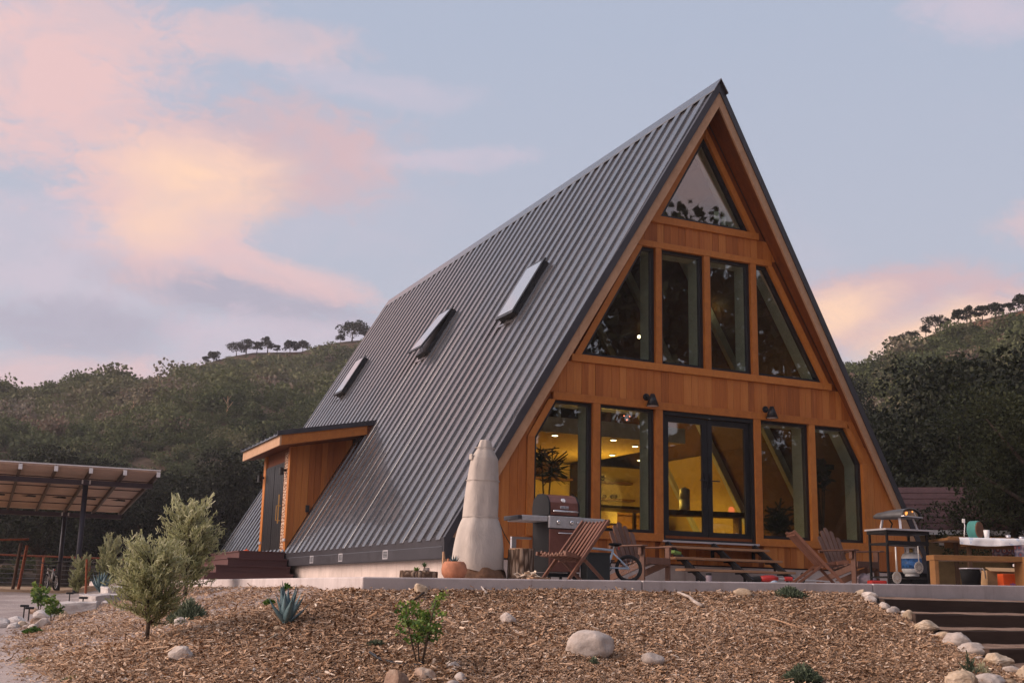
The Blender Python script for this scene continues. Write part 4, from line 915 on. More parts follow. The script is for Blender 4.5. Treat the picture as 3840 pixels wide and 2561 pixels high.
grove('olive_tree', olive_meshes(61, 1.0, .385, 7000, .024, .0042, .20, 210), -9.70, -5.50, .98, .4, 'young silvery olive tree on the mulch slope in front of the solar canopy', 'olive tree', 'olive_leaf', 'young olives')
grove('olive_tree', olive_meshes(62, 1.62, .52, 6000, .036, .0065, .12, 170), -8.28, 1.3, 1.0, 1.0, 'taller darker olive tree behind the silvery one, next to the steps', 'olive tree', 'olive_leaf', 'young olives', z=-.72)
grove('olive_tree', olive_meshes(63, 1.5, .32, 3600, .045, .008, .1, 110), -8.15, 13.0, 1.0, 2.0, 'small upright olive by the wire fence, right of the canopy post', 'olive tree', 'olive_leaf', 'young olives')
grove('olive_tree', olive_meshes(64, 1.1, .30, 2400, .045, .008, .1, 90), -8.75, 13.6, 1.0, 2.5, 'low dark olive bush at the foot of the canopy post', 'olive tree', 'olive_leaf', 'young olives')
# round-leaved green shrubs
def shrub_meshes(seed, h, w, n, ls, stems=4, lean=.35):
    g = np.random.default_rng(seed); r = random.Random(seed); m = MB(); c, u, v, tn = [], [], [], []
    for i in range(stems):
        a = 2*PI*i/stems+r.uniform(-.6, .6); top = Vector((math.cos(a)*w*lean*r.uniform(.3, 1.2), math.sin(a)*w*lean*r.uniform(.3, 1.2), h*r.uniform(.75, .98))); mid = top*.5+Vector((r.uniform(-.05, .05)*w, r.uniform(-.05, .05)*w, 0))
        m.tube([(0, 0, -.05), mid, top], [.016*h, .011*h, .004*h], 6)
        for j in range(9):
            s = r.uniform(.35, 1); p = mid*2*s*(1-s)+top*s*s; b = r.uniform(0, 2*PI); e = p+Vector((math.cos(b), math.sin(b), r.uniform(-.1, .6)))*w*r.uniform(.12, .42)
            m.tube([p, e], [.005*h, .002*h], 4)
            for k in range(n//(stems*9)):
                q = p+(e-p)*r.uniform(.35, 1.1); c.append(np.array(q)+g.normal(0, .045*w, 3)); d_ = rdir(1, g)[0]; d_[2] = abs(d_[2])*.8; sd_ = np.cross(d_, rdir(1, g)[0]); sd_ /= np.linalg.norm(sd_); z_ = g.uniform(.7, 1.3); u.append(d_*ls*z_); v.append(sd_*ls*.62*z_); tn.append(np.clip(.2+.5*q.z/h+g.normal(0, .18), 0, 1))
    vv, ff, tt = quads(np.array(c), np.array(u), np.array(v), np.array(tn)); return m.mesh('stem'), fastmesh('leaves', vv, ff, tt)
def shrub(name, ms, x, y, label, cat, leaf='shrub_leaf', group=None, rz_=0, s=1.0, z=None):
    t = empty(name, (x, y, gz(x, y)-.01 if z is None else z), rz_, label, cat, group); t.scale = (s, s, s); link('stem', ms[0], MAT['trunk'], t, True); link('leaves', ms[1], MAT[leaf], t); return t
shrub('green_shrub', shrub_meshes(71, .55, .40, 1000, .0125, 4), -7.90, -7.54, 'bright green shrub with bare lower stems above the brown rocks', 'shrub')
sh1 = shrub_meshes(72, .62, .5, 800, .024, 3)
shrub('green_shrub', sh1, -10.02, 1.9, 'leafy green shrub among the left border stones, nearer of two', 'shrub', group='shrubs by the drive', s=.66)
shrub('green_shrub', shrub_meshes(73, .62, .55, 720, .026, 4), -9.99, 5.9, 'sparse green shrub beside the gravel drive, farther of two', 'shrub', group='shrubs by the drive', s=.72)
# agaves
def agave(x, y, h, label, n=15, seed=1):
    t = empty('agave', (x, y, gz(x, y)), 0, label, 'agave', 'blue agaves'); r = random.Random(seed)
    for i in range(n):
        a = i*2.4+r.uniform(-.2, .2); lean = .15+.95*(1-i/n)*r.uniform(.85, 1.1); ln = h*(1.05-.25*(1-i/n))*r.uniform(.85, 1.05); w = ln*.115; vs, fs = [], []
        for j in range(7):
            s = j/6; th = lean*(1-.25*s); rr = ln*s*math.sin(th); zz = ln*s*math.cos(th); ww = w*(1-s**2.2)*(.75+.5*math.sin(PI*min(1, s*1.2)))+.001
            p = Vector((math.cos(a)*rr, math.sin(a)*rr, zz+.01)); sd_ = Vector((-math.sin(a), math.cos(a), 0)); nn = Vector((math.cos(a)*math.cos(th), math.sin(a)*math.cos(th), -math.sin(th)))
            vs += [p-sd_*ww-nn*ww*.45, p+nn*ww*.25, p+sd_*ww-nn*ww*.45, p-nn*ww*.0+nn*(-ww*.1)]
        for j in range(6): fs += [(4*j+k, 4*j+(k+1) % 4, 4*j+4+(k+1) % 4, 4*j+4+k) for k in range(4)]
        g = MB(); g.add(vs, fs); o = g.build('leaf', MAT['agave_leaf'], t, True); at_ = o.data.attributes.new('tint', 'FLOAT', 'FACE'); at_.data.foreach_set('value', [r.uniform(.1, .9)]*len(o.data.polygons))
agave(-8.60, -6.02, .36, 'blue-grey agave with stiff pointed leaves on the mulch slope', 15, 3); agave(-8.40, 12.0, .52, 'blue-grey agave at the end of the stone border by the canopy post', 17, 4)
# low feathery ground plants
def tuft(name, x, y, w, h, n, label, leaf='juniper_leaf', ls=.02, asp=.16, seed=1, group='low ground plants', flat=.5, tn=.45, z=None):
    g = np.random.default_rng(seed); k = max(3, n//40); ang = g.uniform(0, 2*PI, n); rr = g.random(n)**.6; cz = (1-rr**1.6)*g.random(n)*h
    c = np.stack([np.cos(ang)*rr*w/2, np.sin(ang)*rr*w/2*.8, cz+.004], 1); d_ = np.stack([np.cos(ang)*rr, np.sin(ang)*rr, flat+g.random(n)], 1)+g.normal(0, .35, (n, 3)); d_ /= np.linalg.norm(d_, axis=1, keepdims=True); sd_ = np.cross(d_, g.normal(size=(n, 3))); sd_ /= np.linalg.norm(sd_, axis=1, keepdims=True)
    s = ls*g.uniform(.6, 1.4, n)[:, None]; v, f, t = quads(c, d_*s, sd_*s*asp, np.clip(tn+g.normal(0, .22, n), 0, 1)); o = link(name, fastmesh(name, v, f, t), MAT[leaf]); o.location = (x, y, gz(x, y) if z is None else z); return tag(o, label, 'plant', group)
tuft('juniper', -4.66, -8.12, .34, .13, 1500, 'grey-green juniper spreading on the mulch at the bottom right', ls=.028, seed=81)
tuft('juniper', -2.55, -5.28, .42, .11, 1500, 'green-grey trailing plant against the slab edge', ls=.028, seed=82)
tuft('weed', -7.85, -5.20+2.2, .16, .09, 240, 'small dark green weed beside the slab edge on the left', 'shrub_leaf', .018, .5, 83, tn=.25)
tuft('weed', -8.35, -4.3, .12, .05, 120, 'tiny low weed in the upper left mulch', 'shrub_leaf', .014, .5, 84, tn=.3)
tuft('succulent_tuft', -6.36, -7.55, .07, .06, 260, 'mint green tuft growing against the big boulder', 'juniper_leaf', .016, .2, 85, tn=.85)
tuft('lavender', -9.12, -4.15, .40, .22, 1300, 'grey lavender bush right behind the olive trunk', 'juniper_leaf', .03, .14, 86, tn=.75)
tuft('ground_cover', -10.33, .25, .26, .06, 420, 'dark green ground cover below the left border stones', 'shrub_leaf', .02, .5, 87, tn=.2)
tuft('grass_tuft', -10.35, -6.6, .20, .03, 200, 'thin green grass at the bottom left corner', 'shrub_leaf', .02, .15, 88, tn=.35)
tuft('grass_tuft', -10.6, -5.0, .16, .03, 160, 'thin grass on the gravel at the left edge', 'shrub_leaf', .02, .15, 89, tn=.35)
tuft('yucca', -2.74, -8.10, .10, .16, 90, 'small dark yucca beside the bottom right stones', 'juniper_leaf', .06, .07, 90, tn=.15)
tuft('silver_tuft', -2.60, -8.12, .13, .11, 200, 'silvery tuft beside the small yucca', 'olive_leaf', .04, .05, 91, tn=.95)
tuft('weed', -8.05, -6.9, .14, .03, 160, 'flat olive weed patch on the lower mulch', 'juniper_leaf', .02, .2, 92, tn=.4)
tuft('weed', -7.55, -6.0, .09, .05, 120, 'small green sprig in the middle mulch', 'shrub_leaf', .013, .5, 93, tn=.35)
# ------------------------------------------------------------------ rocks
def rock_mesh(seed, w, d, h, angular=.5, sub=3):
    r = random.Random(seed); bm = bmesh.new(); bmesh.ops.create_icosphere(bm, subdivisions=sub+1, radius=1.0)
    off = Vector((r.uniform(0, 50), r.uniform(0, 50), r.uniform(0, 50))); planes = [(Vector((r.gauss(0, 1), r.gauss(0, 1), r.gauss(0, .8))).normalized(), r.uniform(.62, .92)) for _ in range(int(4+angular*9))]
    for v in bm.verts:
        p = v.co.copy()
        for n_, k in planes:
            e = p.dot(n_)-k
            if e > 0: p -= n_*e*.92
        p *= 1+.13*mnoise.noise(p*1.6+off)+.05*mnoise.noise(p*5+off)
        p *= 1+.035*mnoise.noise(p*9+off)-.05*max(0, mnoise.noise(p*3.1-off)-.25)
        v.co = Vector((p.x*w/2, p.y*d/2, p.z*h/2))
    me = bpy.data.meshes.new('rock'); bm.to_mesh(me); bm.free(); me.polygons.foreach_set('use_smooth', [angular < .75]*len(me.polygons)); return me
rk = [100]
def rock(x, y, w, h, label, mat='stone_pale', ang=.45, group=None, rz_=None, dep=.8, sink=.33, cat='rock', name='rock', z=None):
    rk[0] += 1; o = link(name, rock_mesh(rk[0], w, w*dep, h*1.15, ang, 3 if w > .25 else 2), MAT[mat]); r = random.Random(rk[0])
    o.location = (x, y, (gz(x, y) if z is None else z)+h*(.5-sink)); o.rotation_euler = (r.uniform(-.12, .12), r.uniform(-.12, .12), r.uniform(-.5, .5)-.43 if rz_ is None else rz_)
    return tag(o, label, cat, group)
EDG = 'stones edging the garden steps'
ED = [(-1.36, -5.16, .20, .13, 'stone_tan', .9, 'tan angular stone at the top of the step edging, against the slab'), (-1.40, -5.32, .24, .14, 'stone_pale', .8, 'second stone from the top of the step edging, pinkish and angular'), (-1.53, -5.50, .165, .15, 'stone_pale', .05, 'round egg-like pale stone near the top of the step edging'), (-1.36, -5.50, .15, .15, 'stone_pale', .15, 'pale rounded stone right of the egg-like one near the top of the edging'), (-1.25, -5.30, .12, .07, 'stone_pale', .3, 'small stone peeping out behind the top edging stones'),
 (-1.60, -5.79, .15, .14, 'stone_pale', .2, 'pale stone left of the round one, below the egg-like stone'), (-1.43, -5.76, .16, .14, 'stone_pale', .05, 'smooth ball-shaped stone in the upper middle of the edging'), (-1.66, -5.96, .15, .10, 'stone_pale', .4, 'white flat stone under the ball-shaped one in the edging'), (-1.55, -6.06, .12, .12, 'stone_pale', .5, 'narrow grey stone between white and tan edging stones'), (-1.45, -6.0, .10, .10, 'stone_pale', .5, 'small pointed stone beside the upper garden step'), (-1.61, -6.17, .16, .15, 'stone_tan', .9, 'orange-tan block in the upper middle of the step edging'), (-1.56, -6.34, .20, .17, 'stone_pale', .1, 'round white stone just below the orange-tan block'),
 (-1.76, -6.60, .32, .15, 'stone_tan', .8, 'long flat tan stone in the middle of the step edging'), (-1.68, -6.76, .27, .17, 'stone_pale', .7, 'angular pale stone right after the long flat tan one'), (-1.82, -6.90, .16, .10, 'stone_tan', .7, 'small tan wedge above the large smooth boulder of the edging'), (-1.88, -7.14, .33, .19, 'stone_pale', .1, 'large smooth oval boulder in the lower step edging'), (-1.98, -7.44, .32, .18, 'stone_pale', .35, 'long white stone below the large smooth oval one'), (-1.95, -7.62, .12, .08, 'stone_pale', .4, 'small stone under the long white one in the lower edging'), (-2.08, -7.82, .36, .18, 'stone_tan', .85, 'jagged pale tan rock low in the step edging'), (-2.16, -7.66, .13, .06, 'stone_pale', .5, 'flat sliver of stone on the mulch side of the lower edging'), (-2.20, -8.09, .22, .12, 'stone_pale', .7, 'pale stone between the jagged rock and the right corner boulder'), (-2.24, -8.28, .20, .22, 'stone_tan', .6, 'tan boulder at the lower right picture edge'),
 (-2.80, -8.10, .09, .11, 'stone_tan', .8, 'small upright tan stone beside the small yucca'), (-3.10, -8.36, .36, .20, 'stone_tan', .9, 'sharp-edged tan slab rock at the bottom right'), (-2.78, -8.36, .34, .16, 'stone_pale', .5, 'pale flat boulder at the bottom edge right of the tan slab rock'), (-2.58, -8.42, .17, .10, 'stone_tan', .7, 'small tan rock at the bottom edge, right of the pale flat boulder')]
for x, y, w, h, mt, an, lb in ED: rock(x, y, w*.95, h*.85, lb, mt, an, EDG)
FR = [(-6.57, -6.27, .165, .14, 'stone_pale', .8, 'single white cracked rock on the mulch right of the green shrub'), (-8.26, -8.02, .20, .23, 'stone_brown', .95, 'largest brown rock at the bottom edge, left of the group'), (-7.97, -7.83, .20, .12, 'stone_brown', .9, 'long grey-brown rock right behind the largest brown one'), (-7.66, -7.65, .15, .11, 'stone_pale', .95, 'pale square rock, upper one of the three white ones'), (-7.72, -7.94, .13, .11, 'stone_pale', .3, 'white rounded rock, middle of the three white ones'), (-7.83, -8.06, .12, .09, 'stone_pale', .4, 'white rock at the bottom edge, lowest of the three white ones'), (-8.10, -8.06, .16, .10, 'stone_brown', .9, 'dark brown rock low between the largest brown and the white ones')]
for x, y, w, h, mt, an, lb in FR: rock(x, y, w, h, lb, mt, an, 'rocks below the green shrub')
rock(-6.25, -7.28, .42, .235, 'big smooth pinkish boulder in the middle of the mulch slope', 'stone_pale', .12, dep=.7, sink=.2, rz_=-.45)
rock(-5.78, -7.52, .225, .11, 'flat white stone right of the big boulder', 'stone_pale', .15)
rock(-3.15, -5.22, .24, .11, 'orange-brown rock against the slab edge behind the mulch', 'stone_tan', .7)
rock(-7.05, -5.20, .16, .14, 'pale pointed rock against the slab edge below the terracotta pot', 'stone_tan', .95)
rock(-8.69, -6.14, .09, .05, 'small tan stone at the foot of the agave', 'stone_tan', .5)
rock(-9.55, -6.45, .22, .11, 'pale flat rock on the mulch right of the olive trunk', 'stone_pale', .9)
rock(-9.27, -4.58, .16, .12, 'white rock behind the olive beside the lavender', 'stone_pale', .8)
rock(-4.60, -8.20, .075, .05, 'small pale stone below the juniper', 'stone_pale', .3)
BRD = 'border stones along the gravel drive'
LB_ = [(-10.66, 2.5, .36, .16, 'stone_block', .8, 'pale low stone at the left picture edge of the drive border'), (-10.43, 3.25, .32, .11, 'stone_block', .9, 'flat white slab behind the two left path lights'), (-10.50, 2.2, .20, .09, 'stone_block', .8, 'small white stone in front of the flat slab on the left'), (-10.39, 2.3, .14, .09, 'stone_tan', .5, 'small tan stone between the white ones on the left border'), (-10.36, 1.75, .09, .06, 'stone_pale', .5, 'pebble sized white stone in front of the left border'), (-10.20, 2.2, .21, .12, 'stone_brown', .8, 'reddish brown rock in the left border'), (-10.17, 1.10, .24, .15, 'stone_pale', .8, 'white angular rock nearest the dark ground cover'), (-10.30, .98, .17, .10, 'stone_pale', .7, 'grey rock left of the white angular one by the ground cover'), (-10.04, 3.45, .36, .17, 'stone_block', .9, 'square cut pale block behind the nearer green shrub'), (-9.87, 3.05, .16, .10, 'stone_pale', .8, 'low white stone right of the nearer green shrub'), (-9.80, 2.95, .16, .13, 'stone_tan', .8, 'tan rock between shrub and long cut block'), (-10.10, 5.05, .2, .12, 'stone_brown', .7, 'brown rock by the drive behind the cut block')]
for x, y, w, h, mt, an, lb in LB_: rock(x, y, w, h, lb, mt, an, BRD, sink=.2)
for x, y, w, h, d_, lb, rz_ in ((-9.55, 3.55, .60, .20, .42, 'long cut stone block with a flat top, nearest of the three big blocks', -.2), (-9.05, 4.95, .58, .20, .5, 'long cut stone block, middle of the three big blocks', .5), (-8.62, 6.1, .62, .24, .5, 'cut stone block farthest along the border beside the olive', .15)):
    m = MB(); m.box((0, 0, 0), (w, d_, h)); me = m.mesh('stone_block'); bm = bmesh.new(); bm.from_mesh(me); bmesh.ops.subdivide_edges(bm, edges=bm.edges, cuts=4, use_grid_fill=True); r = random.Random(int(w*1000))
    off = Vector((r.random()*9, 0, 0))
    for v in bm.verts: v.co += Vector((mnoise.noise(v.co*9+off), mnoise.noise(v.co*9-off), mnoise.noise(v.co*7+off*2)))*.022
    bm.to_mesh(me); bm.free(); o = link('stone_block', me, MAT['stone_block'], bevel=.012); o.location = (x, y, gz(x, y)+h*.35); o.rotation_euler = (.03, -.05, rz_); tag(o, lb, 'stone block', BRD)
rock(-9.02, 4.35, .22, .07, 'thin pale flat stone in front of the middle cut block', 'stone_block', .9, BRD, sink=.1); rock(-8.18, 9.4, .22, .15, 'white rock beside the path light at the far end of the border', 'stone_block', .8, BRD)
# driftwood sticks and hose on the mulch
def stick(pts, r, label, mat='cut_wood', name='branch', group='bare sticks on the mulch', cat='stick'):
    m = MB(); m.tube([(x, y, gz(x, y)+dz_) for x, y, dz_ in pts], r, 7); o = m.build(name, MAT[mat], None, True); return tag(o, label, cat, group)
stick([(-4.02, -5.22, .03), (-4.02, -5.45, .045), (-4.07, -5.60, .04), (-4.08, -5.78, .03)], [.012, .017, .02, .022], 'thick bleached branch lying in the mulch below the slab edge', 'stone_pale')
stick([(-6.35, -5.12, .06), (-6.37, -5.30, .03)], [.008, .011], 'short bleached stick poking out below the slab, right of the pot', 'stone_pale')
stick([(-3.4, -6.7, .02), (-3.55, -6.25, .03)], [.006, .008], 'long thin pale stick in the mulch on the right', 'cut_wood'); stick([(-3.35, -7.4, .02), (-3.1, -7.75, .03)], [.007, .005], 'thin pale splinter in the lower right mulch', 'cut_wood'); stick([(-6.45, -6.75, .02), (-6.3, -6.5, .03), (-6.2, -6.45, .02)], [.006, .009, .005], 'pale forked twig right of the white cracked rock', 'cut_wood'); stick([(-8.95, -6.6, .02), (-8.75, -6.35, .02)], [.005, .007], 'thin twig left of the blue agave', 'stone_tan'); stick([(-7.25, -5.55, .02), (-7.05, -5.3, .03)], [.009, .012], 'grey stick leaning toward the pale pointed rock', 'trunk')
stick([(-8.22, -7.25, .05), (-8.17, -7.38, .03), (-8.05, -7.50, .02), (-7.93, -7.58, .03), (-7.90, -7.60, .06)], .011, 'black irrigation hose curving to the foot of the green shrub', 'hose_black', 'irrigation_hose', None, 'hose')
# ------------------------------------------------------------------ mulch chips
g = np.random.default_rng(17); NCH = 490000
cx = g.uniform(-11.0, -1.0, NCH*2); cyy = np.where(g.random(NCH*2) < .66, g.uniform(-10.5, -4.97, NCH*2), g.uniform(-5.0, 12, NCH*2))
t_ = fwd(cx, cyy); ok = (cx > mulch_edge(cyy)+g.normal(0, .16, NCH*2)) & ~((cx > PX0+.01) & (cyy > PY0+.01)) & ~((cyy < PY0+.05) & (cx > stepline(cyy)+.05)) & (g.random(NCH*2) < np.clip((11.0/np.maximum(t_, 5))**1.3, 0, 1)*np.clip(.35+1.6*(vnoise(cx, cyy, 2.1, 11)*.6+vnoise(cx, cyy, .7, 12)*.4), .3, 1)) & (cyy < 11)
cx, cyy = cx[ok][:NCH], cyy[ok][:NCH]; n = len(cx); cz = ground(cx, cyy)+.004+g.exponential(.008, n)
cz = cz+(vnoise(cx, cyy, 1.6, 1)-.5)*.05*(cx < PX0)+(vnoise(cx, cyy, 1.4, 2)-.5)*.04*(cyy < PY0)
ln = g.lognormal(math.log(.0108), .52, n); ln = np.where(g.random(n) < .015, ln*2.6, ln); wd = np.clip(ln*g.uniform(.18, .45, n), .003, .011); th = g.uniform(0, 2*PI, n); pt = g.normal(0, .33, n); rl = g.normal(0, .5, n)
a = np.stack([np.cos(th)*np.cos(pt), np.sin(th)*np.cos(pt), np.sin(pt)], 1); s0 = np.stack([-np.sin(th), np.cos(th), np.zeros(n)], 1); up_ = np.cross(a, s0); b = s0*np.cos(rl)[:, None]+up_*np.sin(rl)[:, None]; nn = np.cross(a, b)
c = np.stack([cx, cyy, cz], 1); A = a*ln[:, None]; B = b*wd[:, None]; Cc = nn*(wd*.55)[:, None]
vv = np.stack([c-A-B, c+A-B*.8, c-A*.96+Cc, c+A*1.04+Cc, c-A*.9+B, c+A+B*.7], 1).reshape(-1, 3); b0 = (np.arange(n)*6)[:, None]
ff = np.concatenate([b0+np.array([[0, 1, 3, 2]]), b0+np.array([[2, 3, 5, 4]])]); tn = np.clip(.36+g.normal(0, .22, n)+.25*(vnoise(cx, cyy, .9, 5)-.5), 0, 1); tn = np.where(g.random(n) < .05, g.uniform(.8, 1, n), tn)
o = link('wood_chip_mulch', fastmesh('wood_chip_mulch', vv, ff, np.concatenate([tn, tn])), MAT['mulch_chip']); tag(o, 'brown wood chip mulch covering the slope in front of the patio', 'mulch', kind='stuff')
# ------------------------------------------------------------------ garden steps on the right
gs = empty('garden_steps', (0, 0, 0), 0, 'dark timber and earth garden steps going down from the patio at the right', 'garden steps')
sy = [-5.03, -5.62, -6.28, -6.92, -7.62, -8.35, -9.1]; szz = [-.475, -.50, -.655, -.81, -.965, -1.12, -1.28]
for i in range(6):
    y0, y1 = sy[i], sy[i+1]; x0 = stepline((y0+y1)/2)+.06; zt = szz[i+1]+.0
    # tread of earth behind a timber riser
    m = MB(); xs2 = np.linspace(x0, 7.5, 40); r = random.Random(i+5)
    z0 = zt+.022 if i else -.475
    row0 = [(x, y0+.0, z0+r.uniform(-.006, .010)) for x in xs2]; row1 = [(x, y1+.05, zt+.004+r.uniform(-.004, .006)) for x in xs2]; rowb = [(x, y0, z0-.5) for x in xs2]; n_ = len(xs2)
    m.add(row0+row1, [(k, k+1, n_+k+1, n_+k) for k in range(n_-1)]); m.build('tread', MAT['earth_tread'], gs)
    k = 0; xx = x0
    while xx < 7.5:
        w = 2.4; m = MB(); m.box2((xx+.004, y1-.0, zt-.19), (min(xx+w, 7.5)-.004, y1+.085, zt+r.uniform(-.002, .004))); m.build('riser_timber', MAT['timber_dark'], gs, bevel=.008); xx += w
# ------------------------------------------------------------------ side entry steps
es = empty('entry_steps', (0, 0, 0), 0, 'purple-brown composite steps wrapping the side entry deck', 'steps')
for i, (xo, yo, zt) in enumerate(((-5.82, 9.63, .275), (-6.11, 9.34, .11), (-6.41, 9.05, -.055), (-6.70, 8.76, -.22))):
    yb = 13.0+(9.63-yo); m = MB(); hb = .165
    m.box2((xo+.012, yo+.012, zt-hb), (-4.80, yb-.012, zt-.026)); m.build('riser', MAT['composite_step'], es)
    nb = 2 if i else 8; w = (yb-yo)/1.0
    # tread boards: front strip, side strip (and the deck boards on top)
    if i == 0:
        for k in range(8):
            a = yo+k*(yb-yo)/8; m = MB(); m.box2((xo-.012, a+.003, zt-.026), (-4.79, a+(yb-yo)/8-.003, zt)); m.build('deck_board', MAT['composite_step'], es)
    else:
        m = MB(); m.box2((xo-.012, yo-.012, zt-.026), (-4.79, yo+.145, zt)); m.build('tread', MAT['composite_step'], es); m = MB(); m.box2((xo-.012, yo+.15, zt-.026), (-4.79, yo+.30, zt-.001)); m.build('tread', MAT['composite_step'], es)
        m = MB(); m.box2((xo-.012, yo+.30, zt-.026), (xo+.30, yb+.012, zt-.0005)); m.build('tread', MAT['composite_step'], es)
m = MB(); m.lathe([(.02, 0), (.075, .012), (.09, .055), (.075, .10), (.02, .118)], (0, 0, 0), 14); m.tube([(0, 0, .11), (.008, 0, .145)], [.014, .008], 6); o = m.build('pumpkin', MAT['orange_plastic'], None, True); o.location = (-5.0, 12.72, .277); tag(o, 'small orange pumpkin on the deck beside the entry door', 'pumpkin')
m = MB(); m.box((-5.15, 11.15, .284), (.62, 1.1, .016)); tag(m.build('door_mat', MAT['brown_cloth']), 'brown mat on the deck in front of the black entry door', 'door mat')
# ------------------------------------------------------------------ steps to the french door
ds = empty('door_steps', (0, 0, 0), 0, 'open steps of three wood treads on black steel in front of the french door', 'steps')
for y, z, x0, x1 in ((-.30, .282, -1.0, .97), (-.62, .097, -1.1, .985), (-.93, -.087, -1.12, 1.0)):
    m = MB(); m.box2((x0, y-.02, z-.038), (x1, y+.27, z)); m.build('tread', MAT['tread_wood'], ds, bevel=.004)
for x in (-.88, .02, .85):
    m = MB(); zb = slabz(x, -1.2)+.01; m.bar((x, -.02, .345), (x, -1.12, zb+.02), .045, .085)
    m.bar((x, -.03, .365), (x, -.03, .10), .045, .04)
    for y, z in ((-.30, .243), (-.62, .058), (-.93, -.126)): m.bar((x+.0, y+.02, z-.004), (x, y+.02, z-.18 if z > 0 else zb), .03, .03, (0, 1, 0)); m.bar((x, y, z-.012), (x, y+.26, z-.012), .03, .022)
    m.build('stringer', MAT['black_metal'], ds)
# ------------------------------------------------------------------ wall lamps
for x, lb in ((-1.19, 'black cone wall lamp over the left window next to the french door'), (1.24, 'black cone wall lamp right of the french door')):
    t = empty('wall_lamp', (x, 0, 2.64), 0, lb, 'wall lamp', 'cone wall lamps')
    m = MB(); m.add(*(lambda q: (q.v, q.f))(MB().lathe([(.058, 0), (.058, .022), (.05, .026)], (0, 0, 0), 18))); o = m.build('wall_plate', MAT['black_metal'], t); o.rotation_euler = (PI/2, 0, 0); o.location = (-.05, -.0, .08)
    m = MB(); m.tube([(-.05, -.02, .08), (-.02, -.09, .06)], .018); m.build('arm', MAT['black_metal'], t)
    m = MB(); m.lathe([(.028, .115), (.034, .118), (.105, -.085), (.100, -.085), (.03, .10)], (0, -.13, 0), 20); m.build('shade', MAT['black_metal'], t, True); m = MB(); m.lathe([(.094, -.082), (.094, -.078)], (0, -.13, 0), 20); m.build('diffuser', MAT['white_paint'], t)
# ------------------------------------------------------------------ patio furniture
def on(x, y): return slabz(x, y)+.001
# tall covered thing by the roof corner
x, y = -4.95, -1.72
t = empty('covered_heater', (x, y, on(x, y)), .3, 'tall beige canvas cover narrowing to a flat top, standing by the roof corner', 'canvas cover')
prof = [(.39, .13), (.385, .16), (.38, .28), (.372, .42), (.352, .56), (.325, .68), (.285, .78), (.262, .825), (.258, .84), (.261, .86), (.256, 1.0), (.247, 1.18), (.236, 1.34), (.220, 1.50), (.200, 1.64), (.197, 1.65), (.130, 1.765), (.121, 1.776), (.119, 1.785), (.080, 1.90), (.076, 1.905)]
m = MB(); nS = 44; vs = []
for r_, z in prof:
    for k in range(nS):
        a = 2*PI*k/nS; fold = 1+.035*math.sin(a*5+z*2.2)-.030*abs(math.sin(a*4+1.1*z))+.016*math.sin(a*9-z*2.1+math.sin(z*3))+(.02*math.sin(a*3+6*z) if z < 1 else 0)
        vs.append((r_*fold*math.cos(a)+.045*z, r_*fold*math.sin(a)*.86, z+(.02*math.sin(a*4) if z < .2 else 0)))
m.add(vs, [(i*nS+k, i*nS+(k+1) % nS, (i+1)*nS+(k+1) % nS, (i+1)*nS+k) for i in range(len(prof)-1) for k in range(nS)]+[tuple((len(prof)-1)*nS+k for k in range(nS))])
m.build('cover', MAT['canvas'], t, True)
for z, r_ in ((.842, .262), (1.795, .142), (1.34, .243)): m = MB(); m.torus((0, 0, z), r_*1.01, .0045, 'Z', 36, 6); o = m.build('seam', MAT['canvas'], t, True); o.scale = (1.0, .87, 1); o.location = (.045*z, 0, 0)
for a, z in ((.2, 1.66), (2.9, 1.66), (.15, 1.36), (2.95, 1.36)):
    m = MB(); m.box((math.cos(a)*.205+.045*z, math.sin(a)*.18, z), (.03, .085, .08), a); m.build('tie_flap', MAT['canvas'], t, bevel=.01)
m = MB(); vs = []; 
for j, (r_, z) in enumerate(((.44, 0), (.435, .05), (.41, .10), (.36, .17))):
    for k in range(nS): a = 2*PI*k/nS; q = r_*(1+.05*math.sin(a*4+j)+.03*math.sin(a*9)); vs.append((q*math.cos(a), q*math.sin(a)*.85, z))
m.add(vs, [(i*nS+k, i*nS+(k+1) % nS, (i+1)*nS+(k+1) % nS, (i+1)*nS+k) for i in range(3) for k in range(nS)]); m.build('base_cloth', MAT['brown_cloth'], t, True)
# stump
x, y = -4.42, -1.98
t = empty('log_stump', (x, y, on(x, y)), 0, 'upright log stump with furrowed bark beside the canvas cover', 'stump')
m = MB(); nS = 40; vs = []
for z in (0, .05, .15, .3, .40, .425):
    for k in range(nS): a = 2*PI*k/nS; q = (.185 if z < .05 else .172)*(1+.05*math.sin(3*a+1)+.028*math.sin(13*a+z*5)+.02*math.sin(23*a)); vs.append((q*math.cos(a), q*math.sin(a), z+.012*math.cos(a)*(z > .39)))
m.add(vs, [(i*nS+k, i*nS+(k+1) % nS, (i+1)*nS+(k+1) % nS, (i+1)*nS+k) for i in range(5) for k in range(nS)]); m.build('bark', MAT['bark'], t, True)
m = MB(); m.lathe([(.168, .408), (.165, .428)], (0, 0, 0), 30); m.build('cut_face', MAT['cut_wood'], t)
